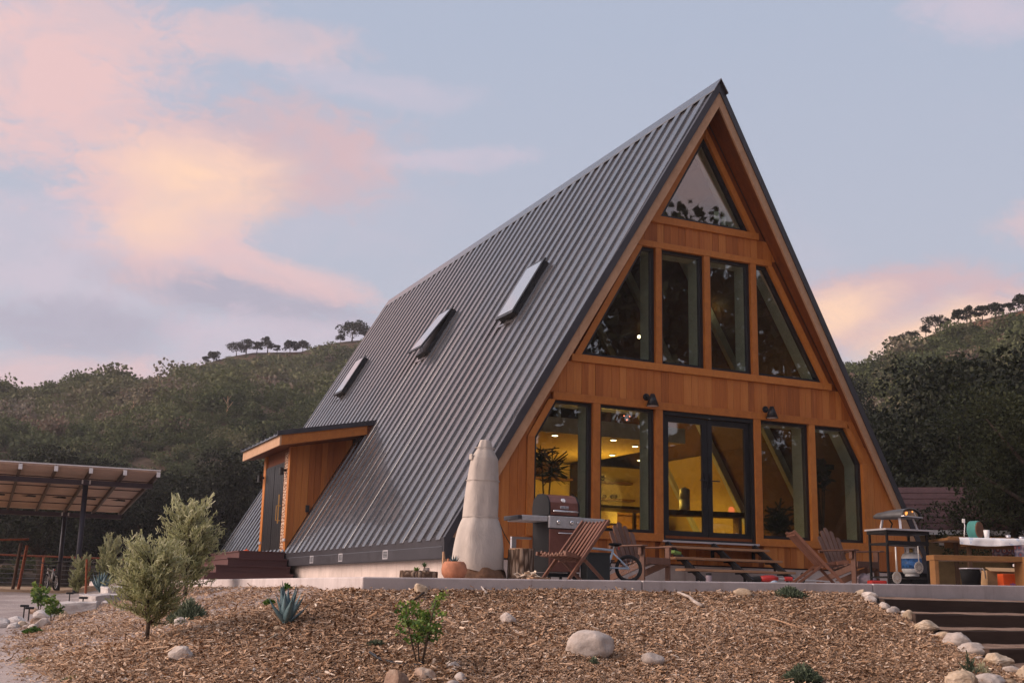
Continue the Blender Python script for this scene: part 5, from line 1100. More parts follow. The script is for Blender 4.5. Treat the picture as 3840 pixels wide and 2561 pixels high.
# crumpled paper and scrap boards
x, y = -4.66, -2.70
t = empty('kindling_pile', (x, y, on(x, y)), .2, 'crumpled kraft paper and wood scraps at the foot of the stump', 'kindling'); r = random.Random(8)
for k in range(9):
    m = MB(); pts3 = []; a = r.uniform(0, 6.28); L_ = r.uniform(.07, .15); wv_ = r.uniform(.012, .03); px_, py_ = r.uniform(-.10, .10), r.uniform(-.07, .07)
    vs = []
    for q in range(6): s_ = q/5-.5; zz = .02+.012*k*.6+wv_*math.sin(q*1.9+k)+.02; vs += [(px_+math.cos(a)*L_*2*s_-math.sin(a)*sg*.035, py_+math.sin(a)*L_*2*s_+math.cos(a)*sg*.035, zz+sg*r.uniform(-.012, .012)) for sg in (-1, 1)]
    vs += [(x_, y_, z_-.006) for x_, y_, z_ in vs]
    m.add(vs, [(2*q, 2*q+2, 2*q+3, 2*q+1) for q in range(5)]+[(12+2*q, 12+2*q+1, 12+2*q+3, 12+2*q+2) for q in range(5)]+[(2*q, 12+2*q, 12+2*q+2, 2*q+2) for q in range(5)]+[(2*q+1, 2*q+3, 12+2*q+3, 12+2*q+1) for q in range(5)]); m.build('paper', MAT['paper'], t)
for k in range(3): m = MB(); m.box((r.uniform(-.1, .15), -.09-.03*k, .012+.012*k), (.32, .05, .014), r.uniform(-.2, .2)); m.build('scrap_board', MAT['cut_wood'], t)
# terracotta pot
x, y = -5.62, -2.55
t = empty('terracotta_pot', (x, y, on(x, y)), 0, 'round bellied terracotta pot with a dark aloe next to the canvas cover', 'flower pot')
m = MB(); m.lathe([(.09, 0), (.125, .02), (.158, .075), (.163, .13), (.150, .185), (.128, .218), (.118, .225), (.112, .215), (.11, .19), (0.001, .19)], (0, 0, 0), 30); m.build('pot', MAT['terracotta'], t, True)
m = MB(); m.lathe([(.108, .186), (.02, .196)], (0, 0, 0), 20); m.build('soil', MAT['soil'], t)
def rosette(parent, c, n, ln, w, lean, seed, mat='succulent', tr=(.1, .5)):
    g_ = np.random.default_rng(seed); a = np.arange(n)*2.4; th = lean*(1-.7*np.arange(n)/n); d_ = np.stack([np.cos(a)*np.sin(th), np.sin(a)*np.sin(th), np.cos(th)], 1); l_ = ln*g_.uniform(.8, 1.1, n); sd_ = np.stack([-np.sin(a), np.cos(a), 0*a], 1)
    cc = np.array(c); vs = np.stack([cc-sd_*w/2+0*d_, cc+sd_*w/2+0*d_, cc+d_*(l_*.6)[:, None]+sd_*w*.45, cc+d_*l_[:, None]+sd_*w*.05, cc+d_*l_[:, None]-sd_*w*.05, cc+d_*(l_*.6)[:, None]-sd_*w*.45], 1).reshape(-1, 3)
    f = np.concatenate([np.arange(n)[:, None]*6+np.array([[0, 1, 2, 5]]), np.arange(n)[:, None]*6+np.array([[5, 2, 3, 4]])]); link('leaves', fastmesh('leaves', vs, f, np.concatenate([g_.uniform(*tr, n)]*2)), MAT[mat], parent)
rosette(t, (.0, 0, .19), 22, .13, .018, 1.1, 5, 'agave_leaf', (0, .2))
m = MB(); m.tube([(-.07, .02, .2), (-.075, .03, .26)], [.018, .012], 8); m.build('clay_spike', MAT['terracotta'], t)
# log planter
x, y = -6.02, -2.35
t = empty('log_planter', (x, y, on(x, y)), -.42, 'hollow bark log planted with small succulents left of the terracotta pot', 'planter')
m = MB(); m.tube([(-.24, 0, .06), (-.1, .01, .055), (.06, 0, .055), (.24, 0, .05)], [.05, .058, .056, .05], 14); m.build('log', MAT['bark'], t, True)
rosette(t, (-.03, 0, .10), 14, .07, .035, 1.2, 9, 'succulent', (.6, 1)); rosette(t, (.07, .02, .155), 20, .07, .018, 1.3, 10, 'succulent', (.0, .4)); m = MB(); m.tube([(.07, .02, .08), (.07, .02, .17)], .008); m.build('stem', MAT['trunk'], t)
m = MB(); m.lathe([(.03, .09), (.045, .12), (.04, .15)], (.09, .05, 0), 10); m.build('stone', MAT['stone_pale'], t)
# gas grill
x, y = -3.72, -1.62
t = empty('gas_grill', (x, y, on(x, y)), .03, 'gas grill with brown-red lid and steel side shelves below the left window', 'grill')
W2, Dp = .245, .26
m = MB(); pr_ = [(-.24, .90), (-.25, .98), (-.235, 1.08), (-.17, 1.165), (-.05, 1.20), (.10, 1.20), (.22, 1.13), (.25, 1.02), (.25, .90)]
def sweep(m_, pts, x0, x1): # profile in (y,z) pushed along x
    n_ = len(pts); m_.add([(x0, a, b) for a, b in pts]+[(x1, a, b) for a, b in pts], [tuple(range(n_)), tuple(range(2*n_-1, n_-1, -1))]+[(i, n_+i, n_+(i+1) % n_, (i+1) % n_) for i in range(n_)])
sweep(m, pr_, -W2+.02, W2-.02); lid = m.build('lid', MAT['grill_red'], t, bevel=.006)
for s in (-1, 1):
    m = MB(); sweep(m, [(a*1.03, .895+(b-.895)*1.015) for a, b in pr_], s*(W2-.025), s*W2); m.build('lid_end', MAT['enamel_black'], lid, bevel=.004)
m = MB(); m.lathe([(.036, 0), (.036, .012), (.03, .018)], (0, 0, 0), 18); o = m.build('thermometer', MAT['chrome'], lid); o.rotation_euler = (1.02, 0, 0); o.location = (-.01, -.222, 1.105)
m = MB(); m.lathe([(.026, .0185), (.026, .020)], (0, 0, 0), 18); o = m.build('dial', MAT['white_paint'], lid); o.rotation_euler = (1.02, 0, 0); o.location = (-.01, -.222, 1.105)
m = MB(); m.box((0, -.252, 1.012), (.135, .012, .036), 0, 0, -.15); m.build('badge', MAT['pale_metal'], lid, bevel=.004)
cu = bpy.data.curves.new('lettering', 'FONT'); cu.body = 'Char-Broil'; cu.size = .030; cu.align_x = 'CENTER'; cu.align_y = 'CENTER'; cu.extrude = .0008
tmp = bpy.data.objects.new('lettering_source', cu); COL.objects.link(tmp); bpy.context.view_layer.update(); dg = bpy.context.evaluated_depsgraph_get(); me = bpy.data.meshes.new_from_object(tmp.evaluated_get(dg)); bpy.data.objects.remove(tmp)
o = link('lettering', me, MAT['enamel_black'], lid); o.rotation_euler = (PI/2-.15, 0, 0); o.location = (0, -.2600, 1.012)
m = MB(); m.tube([(-.19, -.25, .955), (-.19, -.30, .955), (.19, -.30, .955), (.19, -.25, .955)], .014, 10); m.build('lid_handle', MAT['chrome'], lid, True)
m = MB(); m.box((0, 0, .86), (2*W2, .50, .07)); m.build('firebox', MAT['enamel_black'], t)
m = MB(); m.box((.0, -.265, .805), (2*W2+.02, .05, .165)); cp = m.build('control_panel', MAT['steel'], t, bevel=.008)
for xx, r_ in ((-.12, .033), (.09, .033), (.185, .016)):
    m = MB(); m.lathe([(r_, 0), (r_*.9, .022), (r_*.6, .03)], (0, 0, 0), 16); o = m.build('knob', MAT['chrome'], cp, True); o.rotation_euler = (PI/2, 0, 0); o.location = (xx, -.29, .805)
for s in (-1, 1):
    m = MB(); m.box((s*(W2+.215), -.02, .845), (.40, .46, .075)); sh_ = m.build('side_shelf', MAT['steel'], t, bevel=.008)
    m = MB(); m.box((s*(W2+.445), -.02, .850), (.06, .46, .06)); m.build('shelf_end', MAT['flashing'], sh_, bevel=.01)
m = MB(); m.box2((-W2, -.25, .13), (-W2+.02, .23, .83)); m.box2((W2-.02, -.25, .13), (W2, .23, .83)); m.box2((-W2, .21, .13), (W2, .23, .83)); m.build('cabinet', MAT['enamel_black'], t)
m = MB(); m.box((.0, -.262, .42), (2*W2-.005, .024, .58)); dr = m.build('cabinet_door', MAT['grill_red'], t, bevel=.006)
m = MB(); m.tube([(-.11, -.27, .655), (-.11, -.30, .655), (.17, -.30, .655), (.17, -.27, .655)], .009, 8); m.build('door_handle', MAT['chrome'], dr, True)
m = MB(); m.box((0, -.01, .09), (2*W2, .48, .05)); m.build('base_frame', MAT['enamel_black'], t)
for sx in (-1, 1):
    for sy_ in (-1, 1): m = MB(); m.torus((sx*.2, sy_*.2, .036), .024, .012, 'X', 14, 8); m.lathe([(.02, .03), (.02, .07)], (sx*.2, sy_*.2, 0), 8); m.build('caster', MAT['rubber'], t)
x, y = -4.25, -1.35   # grey stand behind the grill shelf
t = empty('grey_stand', (x, y, on(x, y)), 0, 'grey bracket-shaped metal stand behind the left grill shelf', 'stand'); m = MB(); m.box((0, 0, .29), (.07, .05, .58)); m.build('post', MAT['pale_metal'], t); m = MB(); m.box((.12, 0, .60), (.31, .05, .03)); m.build('arm', MAT['pale_metal'], t)
# stick chairs: two interleaved sets of slats crossing like an X
def stick_chair(x, y, rz_, s, label):
    t = empty('stick_chair', (x, y, on(x, y)), rz_, label, 'folding chair', 'slatted stick chairs'); t.scale = (s, s, s); n_ = 15; wt = .50
    # local frame: the chair faces -y; side view in (y, z)
    for i in range(n_):
        xx = -wt/2+wt*i/(n_-1); m = MB(); e = (i % 2 == 0); c_ = .03*((2*i/(n_-1)-1)**2); tz = .85+.02*((2*i/(n_-1)-1)**2)
        if i in (0, n_-1): m.bar((xx, .42, tz-.05), (xx, -.34, .01), .030, .045, (0, 0, 1)); nm = 'long_rail'
        elif i in (1, n_-2): m.bar((xx, .36, .01), (xx, -.02, .285), .026, .042); m.bar((xx, -.02, .285), (xx, -.40, .345+c_), .026, .042); nm = 'seat_rail'
        elif e: m.bar((xx, .42, tz-.05), (xx, -.035, .315), .0285, .036); nm = 'back_slat'
        else: m.bar((xx, .405, tz-.08), (xx, -.02, .30), .0285, .034); m.bar((xx, -.02, .30), (xx, -.40, .345+c_), .0285, .034); nm = 'seat_slat'
        m.build(nm, MAT['stick_wood'], t, bevel=.003)
        if nm == 'back_slat': q = MB(); q.bar((xx, .02, .262), (xx, -.40, .330+c_), .022, .034); q.build('seat_slat', MAT['stick_wood'], t, bevel=.003)
    for a, b in (((-.27, .40, .755), (.27, .40, .755)), ((-.27, -.375, .325), (.27, -.375, .325)), ((-.27, -.02, .262), (.27, -.02, .262))): m = MB(); m.bar(a, b, .02, .02); m.build('cross_rod', MAT['stick_wood'], t)
    for sx in (-1, 1): m = MB(); m.bar((sx*.285, .17, .60-.02), (sx*.285, -.30, .325), .02, .03) if False else m.bar((sx*.272, -.43, .35), (sx*.272, -.24, .325), .035, .05); m.build('arm_end', MAT['stick_wood'], t, bevel=.004)
    return t
stick_chair(-4.05, -2.80, -1.28, .97, 'slatted wooden stick chair in front of the grill, seen from its open side')
stick_chair(.11, -2.56, 1.14, .92, 'slatted wooden stick chair seen edge-on beside the right adirondack chair')
# adirondack chairs
def adirondack(x, y, rz_, label, s=1.0):
    t = empty('adirondack_chair', (x, y, on(x, y)), rz_, label, 'adirondack chair', 'adirondack chairs'); t.scale = (s, s, s)
    tops = [.80, .90, .955, .90, .80]; 
    for i in range(5):       # fan of back slats, leaning back
        k = i-2; xb, xt = k*.098, k*.118; L0, L1 = .28, tops[i]
        p0 = Vector((xb, .24, L0)); p1 = Vector((xt, .24+(L1-L0)*.42, L1)); m = MB(); d_ = p1-p0; w = .046; sv_ = Vector((1, 0, 0)); th = Vector((0, .9, -.38)).normalized()*.011
        vs = []
        prof2 = [(0, -w*.9), (0, w*.9), (.93, w), (.985, w*.72-.004*k), (1.0, w*.15-.012*k), (.985, -w*.72-.004*k), (.93, -w)]
        for sg in (-1, 1): vs += [p0+d_*f+sv_*o_+th*sg for f, o_ in prof2]
        n_ = len(prof2); m.add(vs, [tuple(range(n_)), tuple(range(2*n_-1, n_-1, -1))]+[(q, n_+q, n_+(q+1) % n_, (q+1) % n_) for q in range(n_)]); m.build('back_slat', MAT['chair_wood'], t, bevel=.003)
    for i in range(6): f = i/5; m = MB(); m.box((0, -.30+.52*f, .365-.115*f), (.52, .082, .02), 0, 0, -.21); m.build('seat_slat', MAT['chair_wood'], t, bevel=.004)
    for sx in (-1, 1):
        m = MB(); m.box((sx*.325, -.02, .555), (.125, .72, .022)); m.build('armrest', MAT['chair_wood'], t, bevel=.008)
        m = MB(); m.box((sx*.285, -.28, .272), (.03, .09, .545)); m.build('front_leg', MAT['chair_wood'], t, bevel=.004)
        m = MB(); m.bar((sx*.25, -.33, .32), (sx*.25, .52, .04), .028, .10); m.build('side_rail', MAT['chair_wood'], t, bevel=.004); m = MB(); m.box((sx*.33, -.27, .48), (.03, .06, .12)); m.build('arm_bracket', MAT['chair_wood'], t)
    m = MB(); m.box((0, .385, .545), (.66, .045, .05)); m.build('back_rail', MAT['chair_wood'], t); m = MB(); m.box((0, .25, .30), (.50, .03, .08)); m.build('lower_back_rail', MAT['chair_wood'], t); m = MB(); m.box((0, -.335, .33), (.54, .022, .09)); m.build('apron', MAT['chair_wood'], t)
    return t
adirondack(-2.02, -1.15, .27, 'weathered brown adirondack chair left of the door steps', .96)
adirondack(2.0, -1.12, .18, 'weathered brown adirondack chair in front of the far right window', 1.0)
# bicycles
def bicycle(name, x, y, z, rz_, s, frame_mat, label, wheel_mat='rubber', lean=.0):
    t = empty(name, (x, y, z), rz_, label, 'bicycle'); t.scale = (s, s, s); t.rotation_euler = (lean, 0, rz_)   # runs along x, front at +x; wheel radius .2
    R = .205
    for xx in (-.36, .36):
        m = MB(); m.torus((xx, 0, R), R-.024, .024, 'Y', 28, 8); w = m.build('wheel', MAT['rubber'], t, True)
        m = MB(); m.torus((xx, 0, R), R-.047, .008, 'Y', 28, 6); m.build('rim', MAT['pale_metal' if wheel_mat != 'rubber' else 'black_metal'], w, True)
        m = MB(); [m.tube([(xx, 0, R), (xx+math.cos(q)*(R-.05), 0, R+math.sin(q)*(R-.05))], .0022, 4) for q in [2*PI*k/10 for k in range(10)]]; m.tube([(xx, -.035, R), (xx, .035, R)], .016, 10); m.build('spokes', MAT['steel'], w)
    m = MB(); bb = (-.05, 0, .21); st = (-.13, 0, .47); hd = (.25, 0, .50); hl = (.27, 0, .42)
    m.tube([st, hd], .017); m.tube([bb, hl], .021); m.tube([bb, st], .017)
    for s_ in (-1, 1): m.tube([(-.06, s_*.03, .21), (-.36, s_*.05, R)], .011); m.tube([(-.13, s_*.02, .43), (-.36, s_*.05, R)], .010)
    m.tube([hd, (.24, 0, .53)], .022); m.build('frame', MAT[frame_mat], t, True)
    m = MB(); m.tube([(.255, 0, .46), (.275, 0, .38)], .015)
    for s_ in (-1, 1): m.tube([(.275, 0, .39), (.29, s_*.05, .37), (.36, s_*.05, R)], .011)
    m.build('fork', MAT[frame_mat], t, True)
    m = MB(); m.tube([st, (-.145, 0, .53)], .012); m.build('seat_post', MAT['steel'], t); m = MB(); m.lathe([(.03, -.02), (.07, .0), (.06, .025), (.01, .03)], (-.16, 0, .55), 14, 1.5, .8); m.build('saddle', MAT['black_fabric'], t, True)
    m = MB(); m.tube([(.24, 0, .52), (.23, 0, .62)], .014); m.tube([(.19, -.25, .67), (.23, -.12, .655), (.235, 0, .62), (.23, .12, .655), (.19, .25, .67)], .011); hb_ = m.build('handlebar', MAT['black_metal'], t, True)
    for s_ in (-1, 1): m = MB(); m.tube([(.20, s_*.17, .664), (.185, s_*.27, .672)], .017, 10); m.build('grip', MAT['rubber'], hb_, True)
    m = MB(); m.torus(bb, .055, .008, 'Y', 18, 6); m.tube([(bb[0], -.06, bb[2]), (bb[0]+.07, -.06, bb[2]-.10)], .009); m.tube([(bb[0], .06, bb[2]), (bb[0]-.07, .06, bb[2]+.10)], .009); m.box((bb[0]+.07, -.09, bb[2]-.10), (.06, .06, .018)); m.box((bb[0]-.07, .09, bb[2]+.10), (.06, .06, .018)); m.build('crank', MAT['black_metal'], t)
    m = MB(); m.box((-.215, 0, .50), (.02, .03, .04)); m.build('reflector', MAT['red_plastic'], t)
    return t
bicycle('kids_bicycle', -2.93, -1.62, on(-2.93, -1.62), 2.66, .96, 'bike_blue', 'pale blue kids bicycle leaning between the bin and the adirondack chair', lean=.06)
bicycle('kids_bicycle', -8.98, 20.3, gz(-8.98, 20.3), -1.95, 1.18, 'bike_white', 'white and red bicycle parked under the solar canopy beside its post', 'pale_metal', .03)
# dark bin behind the stick chair
x, y = -3.30, -2.02
t = empty('storage_bin', (x, y, on(x, y)), -.2, 'black-green square bin between the stick chair and the blue bicycle', 'bin'); m = MB(); m.box((0, 0, .19), (.33, .33, .38)); m.build('body', MAT['dark_green'], t, bevel=.012); m = MB(); m.box((0, 0, .385), (.345, .345, .022)); m.build('rim', MAT['dark_green'], t)
# bits under the steps and chairs
x, y = -1.10, -1.55
t = empty('food_can', (x, y, on(x, y)), 0, 'pale can with a dark top standing under the left end of the door steps', 'can'); m = MB(); m.lathe([(.042, 0), (.045, .01), (.045, .115), (.04, .12)], (0, 0, 0), 16); m.build('body', MAT['lilac_cloth'], t, True); m = MB(); m.lathe([(.044, .12), (.044, .15), (.03, .152)], (0, 0, 0), 16); m.build('lid', MAT['black_frame'], t)
x, y = .62, -1.15
t = empty('string_trimmer', (x, y, on(x, y)+.06), -.25, 'red garden trimmer lying under the right end of the door steps', 'garden tool'); m = MB(); m.tube([(-.42, 0, .02), (-.33, 0, .02), (-.2, 0, .03), (-.12, 0, .03)], [.04, .06, .055, .03], 12); m.build('motor', MAT['red_plastic'], t, True); m = MB(); m.tube([(-.55, 0, .0), (-.42, 0, .02)], [.05, .05], 12); m.build('battery', MAT['rubber'], t); m = MB(); m.tube([(-.12, 0, .03), (.95, .02, .0)], .011); m.build('shaft', MAT['steel'], t); m = MB(); m.tube([(.0, 0, .03), (.12, 0, .03)], .035, 12); m.build('coupler', MAT['red_plastic'], t); m = MB(); m.torus((.30, 0, .05), .075, .012, 'X', 18, 8); m.build('loop_handle', MAT['rubber'], t, True)
x, y = 2.05, -1.40
o = link('cloth_heap', rock_mesh(911, .36, .26, .22, .6), MAT['lilac_cloth']); o.location = (x, y, on(x, y)+.09); tag(o, 'pale lilac rag heap under the right adirondack chair', 'rag')
x, y = 1.42, -2.35
t = empty('red_tool_case', (x, y, on(x, y)), -.3, 'flat red case on the patio left of the oven stand', 'case'); m = MB(); m.box((0, 0, .035), (.26, .16, .07)); m.build('body', MAT['red_plastic'], t, bevel=.02); m = MB(); m.box((0, 0, .073), (.09, .02, .012)); m.build('handle', MAT['rubber'], t)
x, y = 2.65, -1.75
t = empty('dark_crate', (x, y, on(x, y)), -.3, 'low dark crate on the patio under the oven stand', 'crate'); m = MB(); m.box((0, 0, .10), (.55, .34, .20)); m.build('body', MAT['black_fabric'], t, bevel=.01); m = MB(); m.box((0, 0, .205), (.57, .36, .016)); m.build('rim', MAT['flashing'], t)
x, y = -.02, -1.70
t = empty('crumpled_bag', (x, y, on(x, y)), 0, 'small crumpled blue and white wrapper in front of the door steps', 'wrapper'); link('wrapper', rock_mesh(915, .13, .09, .06, .9), MAT['bike_blue'], t).location = (0, 0, .03)
x, y = -1.62, -1.30   # green packet on the chair seat
m = MB(); m.box((0, 0, .03), (.17, .11, .05), .3, .12); o = m.build('snack_packet', MAT['succulent'], None, bevel=.012); o.location = (-1.30, -.95, .115); o.data.attributes.new('tint', 'FLOAT', 'FACE').data.foreach_set('value', [1.0]*len(o.data.polygons)); tag(o, 'small green and white packet on the step tread beside the chair', 'packet')
# pizza oven on its stand
OX, OY, OR = 1.86, -2.37, -.12
t = empty('oven_stand', (OX, OY, on(OX, OY)), OR, 'black steel stand with shelf carrying the pizza oven', 'stand')
for sx in (-1, 1):
    for sy_ in (-1, 1): m = MB(); m.box((sx*.36, sy_*.22, .41), (.03, .03, .82)); m.build('leg', MAT['black_metal'], t)
m = MB(); m.box((.04, 0, .835), (.90, .56, .025)); m.build('top', MAT['pale_metal'], t); m = MB(); m.box((0, 0, .795), (.78, .50, .05)); m.build('top_frame', MAT['black_metal'], t); m = MB(); m.box((0, 0, .62), (.74, .48, .03)); m.box((.0, -.245, .635), (.74, .02, .06)); m.build('shelf', MAT['black_metal'], t); m = MB(); m.box((.16, -.1, .655), (.34, .25, .02)); m.build('tray', MAT['pale_metal'], t); m = MB(); m.box((0, 0, .12), (.74, .46, .025)); m.build('lower_shelf', MAT['black_metal'], t)
zt_ = on(OX, OY)+.8475
t = empty('pizza_oven', (OX+.02, OY+.05, zt_), OR+.35, 'dark domed portable pizza oven with a glowing mouth on the steel stand', 'pizza oven')
m = MB(); secs = [(.30, .16, .05), (.24, .205, .075), (.05, .235, .105), (-.20, .25, .12), (-.28, .25, .12)]; vs = []; nS = 16
for yy, hw, hh_ in secs:
    for k in range(nS+1): a = PI*k/nS; vs.append((hw*math.cos(a)*(1 if True else 1), yy, .20+hh_*math.sin(a)**.8))
    vs.append((-hw*.92, yy, .175)); vs.append((hw*.92, yy, .175))
n_ = nS+3; m.add(vs, [(i*n_+k, i*n_+(k+1) % n_, (i+1)*n_+(k+1) % n_, (i+1)*n_+k) for i in range(4) for k in range(n_)]+[tuple(range(n_))]); m.build('shell', MAT['oven_shell'], t, True)
m = MB(); m.prism([(.215*math.cos(PI*k/12), .203+.088*math.sin(PI*k/12)**.8) for k in range(13)], -.262, -.255); m.build('mouth', MAT['stone_board'], t)
m = MB(); pts_o = [(.25*math.cos(PI*k/16), -.283, .198+.122*math.sin(PI*k/16)**.8) for k in range(17)]; m.tube(pts_o, .010, 6); m.build('mouth_rim', MAT['oven_shell'], t); m = MB(); m.box((0, -.29, .193), (.50, .05, .016)); m.build('stone_shelf', MAT['pale_metal'], t)
for q, (xx, zz, r_) in enumerate(((-.12, .235, .022), (.05, .275, .012), (-.10, .25, .015))): m = MB(); m.lathe([(r_*.5, -r_), (r_, 0), (r_*.5, r_)], (xx, -.268, zz), 10); m.build('flame', MAT['flame'], t, True)
m = MB(); m.bar((.06, -.268, .285), (.13, -.268, .21), .014, .012); m.build('glint_bar', MAT['white_paint'], t)  # white bar standing in for a bright glint in the oven mouth
for xx in (-.17, .19): m = MB(); m.bar((xx, -.18, .185), (xx*1.25, -.22, .0), .035, .02); m.build('leg', MAT['pale_metal'], t)
m = MB(); m.bar((0, .24, .17), (0, .28, .0), .04, .02); m.build('leg', MAT['pale_metal'], t)
m = MB(); m.tube([(-.02, .1, .16), (.02, .08, .10), (-.06, .05, .03)], .012); m.build('gas_hose', MAT['rubber'], t)
# peels hanging from the stand
def peel(x, y, ztop, hl, r_, lb, mat, slots):
    t = empty('pizza_peel', (x, y, ztop), 0, lb, 'pizza peel', 'pizza peels hanging from the stand'); m = MB(); m.tube([(0, 0, 0), (.004, 0, -hl)], [.011, .015] if not slots else [.006, .006], 8); m.build('handle', MAT[mat], t, True)
    m = MB(); n_ = 26; vs = []
    for yy in (-.004, .004):
        for k in range(n_): a = 2*PI*k/n_; vs.append((r_*math.cos(a), yy, -hl-r_*.95+r_*1.05*math.sin(a)+(.02 if abs(k-n_//4) < 1 else 0)))
    m.add(vs, [tuple(range(n_)), tuple(range(2*n_-1, n_-1, -1))]+[(k, n_+k, n_+(k+1) % n_, (k+1) % n_) for k in range(n_)]); bl = m.build('blade', MAT[mat], t)
    for k in range(12): a = 2*PI*k/12; m = MB(); m.bar((r_*.42*math.cos(a), -.006, -hl-r_*.95+r_*.42*math.sin(a)), (r_*.8*math.cos(a), -.006, -hl-r_*.95+r_*.8*math.sin(a)), .008, .004); m.build('slot', MAT['oven_shell' if slots else 'stone_board'], bl)
peel(1.40, -2.80, .28, .37, .085, 'white long-handled peel hanging lowest under the oven stand', 'peel_metal', False); peel(1.87, -2.77, .31, .24, .085, 'round slotted turning peel hanging beside the propane tank', 'peel_metal', True)
# propane tank
x, y = 2.12, -2.36
t = empty('propane_tank', (x, y, on(x, y)+.135), 0, 'white propane tank with a blue label under the oven stand', 'gas tank')
m = MB(); m.lathe([(.10, 0), (.11, .02), (.10, .035), (.13, .05), (.152, .10), (.153, .29), (.13, .345), (.07, .37), (.03, .375)], (0, 0, 0), 28); m.build('body', MAT['tank_white'], t, True); m = MB(); m.lathe([(.1545, .12), (.1545, .275)], (0, 0, 0), 28); m.build('label_band', MAT['label_blue'], t, True)
m = MB(); [m.bar((.095*math.cos(a), .095*math.sin(a), .355), (.095*math.cos(a), .095*math.sin(a), .45), .05, .012, (math.cos(a), math.sin(a), 0)) for a in (.3, 1.8, 3.4, 4.9)]; m.torus((0, 0, .45), .095, .012, 'Z', 22, 6); m.build('collar', MAT['tank_white'], t); m = MB(); m.lathe([(.025, .37), (.03, .40), (.02, .43)], (0, 0, 0), 12); m.build('valve', MAT['brass'], t)
# picnic table, cloths, bench
TX, TY, TR = 3.45, -3.15, -.42
TZ = on(TX, TY)
t = empty('picnic_table', (TX, TY, TZ), TR, 'long wooden outdoor table under a floral cloth at the right edge', 'table')
for k in range(4): m = MB(); m.box((-.02, -.30+k*.2, .68), (2.3, .19, .04)); m.build('top_board', MAT['bench_wood'], t, bevel=.004)
for sx in (-1, 1):
    for sy_ in (-1, 1): m = MB(); m.box((sx*.80, sy_*.25, .33), (.055, .055, .66)); m.build('leg', MAT['dark_wood'], t)
m = MB(); m.box((0, .33, .62), (1.9, .03, .09)); m.box((0, -.33, .62), (1.9, .03, .09)); m.build('apron', MAT['bench_wood'], t)
def cloth(name, x0, x1, y0, y1, z, drop, mat, label, seed):
    r = random.Random(seed); m = MB(); nx2 = 40; vs = []
    prof2 = [(y1+.012, z-drop*.8), (y1+.010, z-.01), (y1-.02, z+.004), (y0+.02, z+.004), (y0-.010, z-.01), (y0-.014, z-drop*.5), (y0-.016, z-drop)]
    for i in range(nx2+1):
        f = i/nx2; xx = x0+(x1-x0)*f
        for j, (yy, zz) in enumerate(prof2): wv_ = .014*math.sin(f*26+seed)+.009*math.sin(f*61+j); vs.append((xx, yy+(wv_ if j in (5, 6, 0) else 0), zz+(.02*math.sin(f*9+seed) if j in (6, 0) else 0)))
    n_ = len(prof2); m.add(vs, [(i*n_+j, i*n_+j+1, (i+1)*n_+j+1, (i+1)*n_+j) for i in range(nx2) for j in range(n_-1)])
    o = m.build(name, MAT[mat], None, True); o.location = (TX, TY, TZ); o.rotation_euler = (0, 0, TR); tag(o, label, 'tablecloth'); return o
cloth('tablecloth', -1.0, 1.2, -.40, .40, .703, .10, 'table_cloth', 'white and blue floral tablecloth over the outdoor table', 3)
cloth('tablecloth', -.18, 1.22, -.385, .38, .699, .27, 'patterned_cloth', 'dark medallion-patterned cloth hanging lower under the floral one', 5)
BX, BY = 1.80, -4.01
t = empty('wooden_bench', (BX, BY, on(BX, BY)), TR, 'thick wooden bench with panel legs in front of the outdoor table', 'bench')
m = MB(); m.box((.05, 0, .372), (1.50, .30, .075)); m.build('seat', MAT['bench_wood'], t, bevel=.006); m = MB(); m.box((-.66, -.04, .167), (.06, .20, .335)); m.build('leg_panel', MAT['bench_wood'], t, bevel=.006); m = MB(); m.box((.72, -.03, .20), (.34, .32, .41)); m.build('leg_block', MAT['bench_wood'], t, bevel=.008)
def tb(dx_, dy_): c_, s_ = math.cos(TR), math.sin(TR); return (TX+dx_*c_-dy_*s_, TY+dx_*s_+dy_*c_, TZ+.710)
# under the bench
x, y = 2.15, -3.75
t = empty('black_tub', (x-.15, y+.1, on(x, y)), 0, 'black bucket with a white rope handle under the bench', 'bucket'); m = MB(); m.lathe([(.125, 0), (.15, .24), (.145, .24), (.12, .02)], (0, 0, 0), 24); m.build('body', MAT['black_fabric'], t, True); m = MB(); m.torus((0, 0, .24), .15, .009, 'Z', 26, 6); m.build('rim', MAT['pale_metal'], t, True); m = MB(); m.tube([(.09, -.13, .25), (.12, -.15, .20), (.125, -.155, .10)], .009); m.tube([(.02, -.15, .25), (.04, -.16, .18)], .009); m.build('rope', MAT['canvas'], t, True)
x, y = 2.42, -3.95
t = empty('orange_box', (x, y, on(x, y)), TR, 'bright orange box with violet print under the right part of the bench', 'box'); m = MB(); m.box((0, 0, .085), (.25, .2, .17)); m.build('body', MAT['orange_plastic'], t, bevel=.006); m = MB(); [m.box((-.02+k*.028, -.1015, .024), (.02, .003, .022+.012*(k % 2))) for k in range(4)]; m.build('print', MAT['print_violet'], t)
x, y = 2.62, -3.55
t = empty('cardboard_box', (x, y, on(x, y)), TR+.1, 'brown cardboard box behind the orange one under the bench', 'box'); m = MB(); m.box((0, 0, .11), (.46, .3, .22)); m.build('body', MAT['cardboard'], t); m = MB(); m.box((0, -.17, .235), (.45, .16, .006), 0, 0, .35); m.build('flap', MAT['cardboard'], t)
x, y = 2.55, -4.05
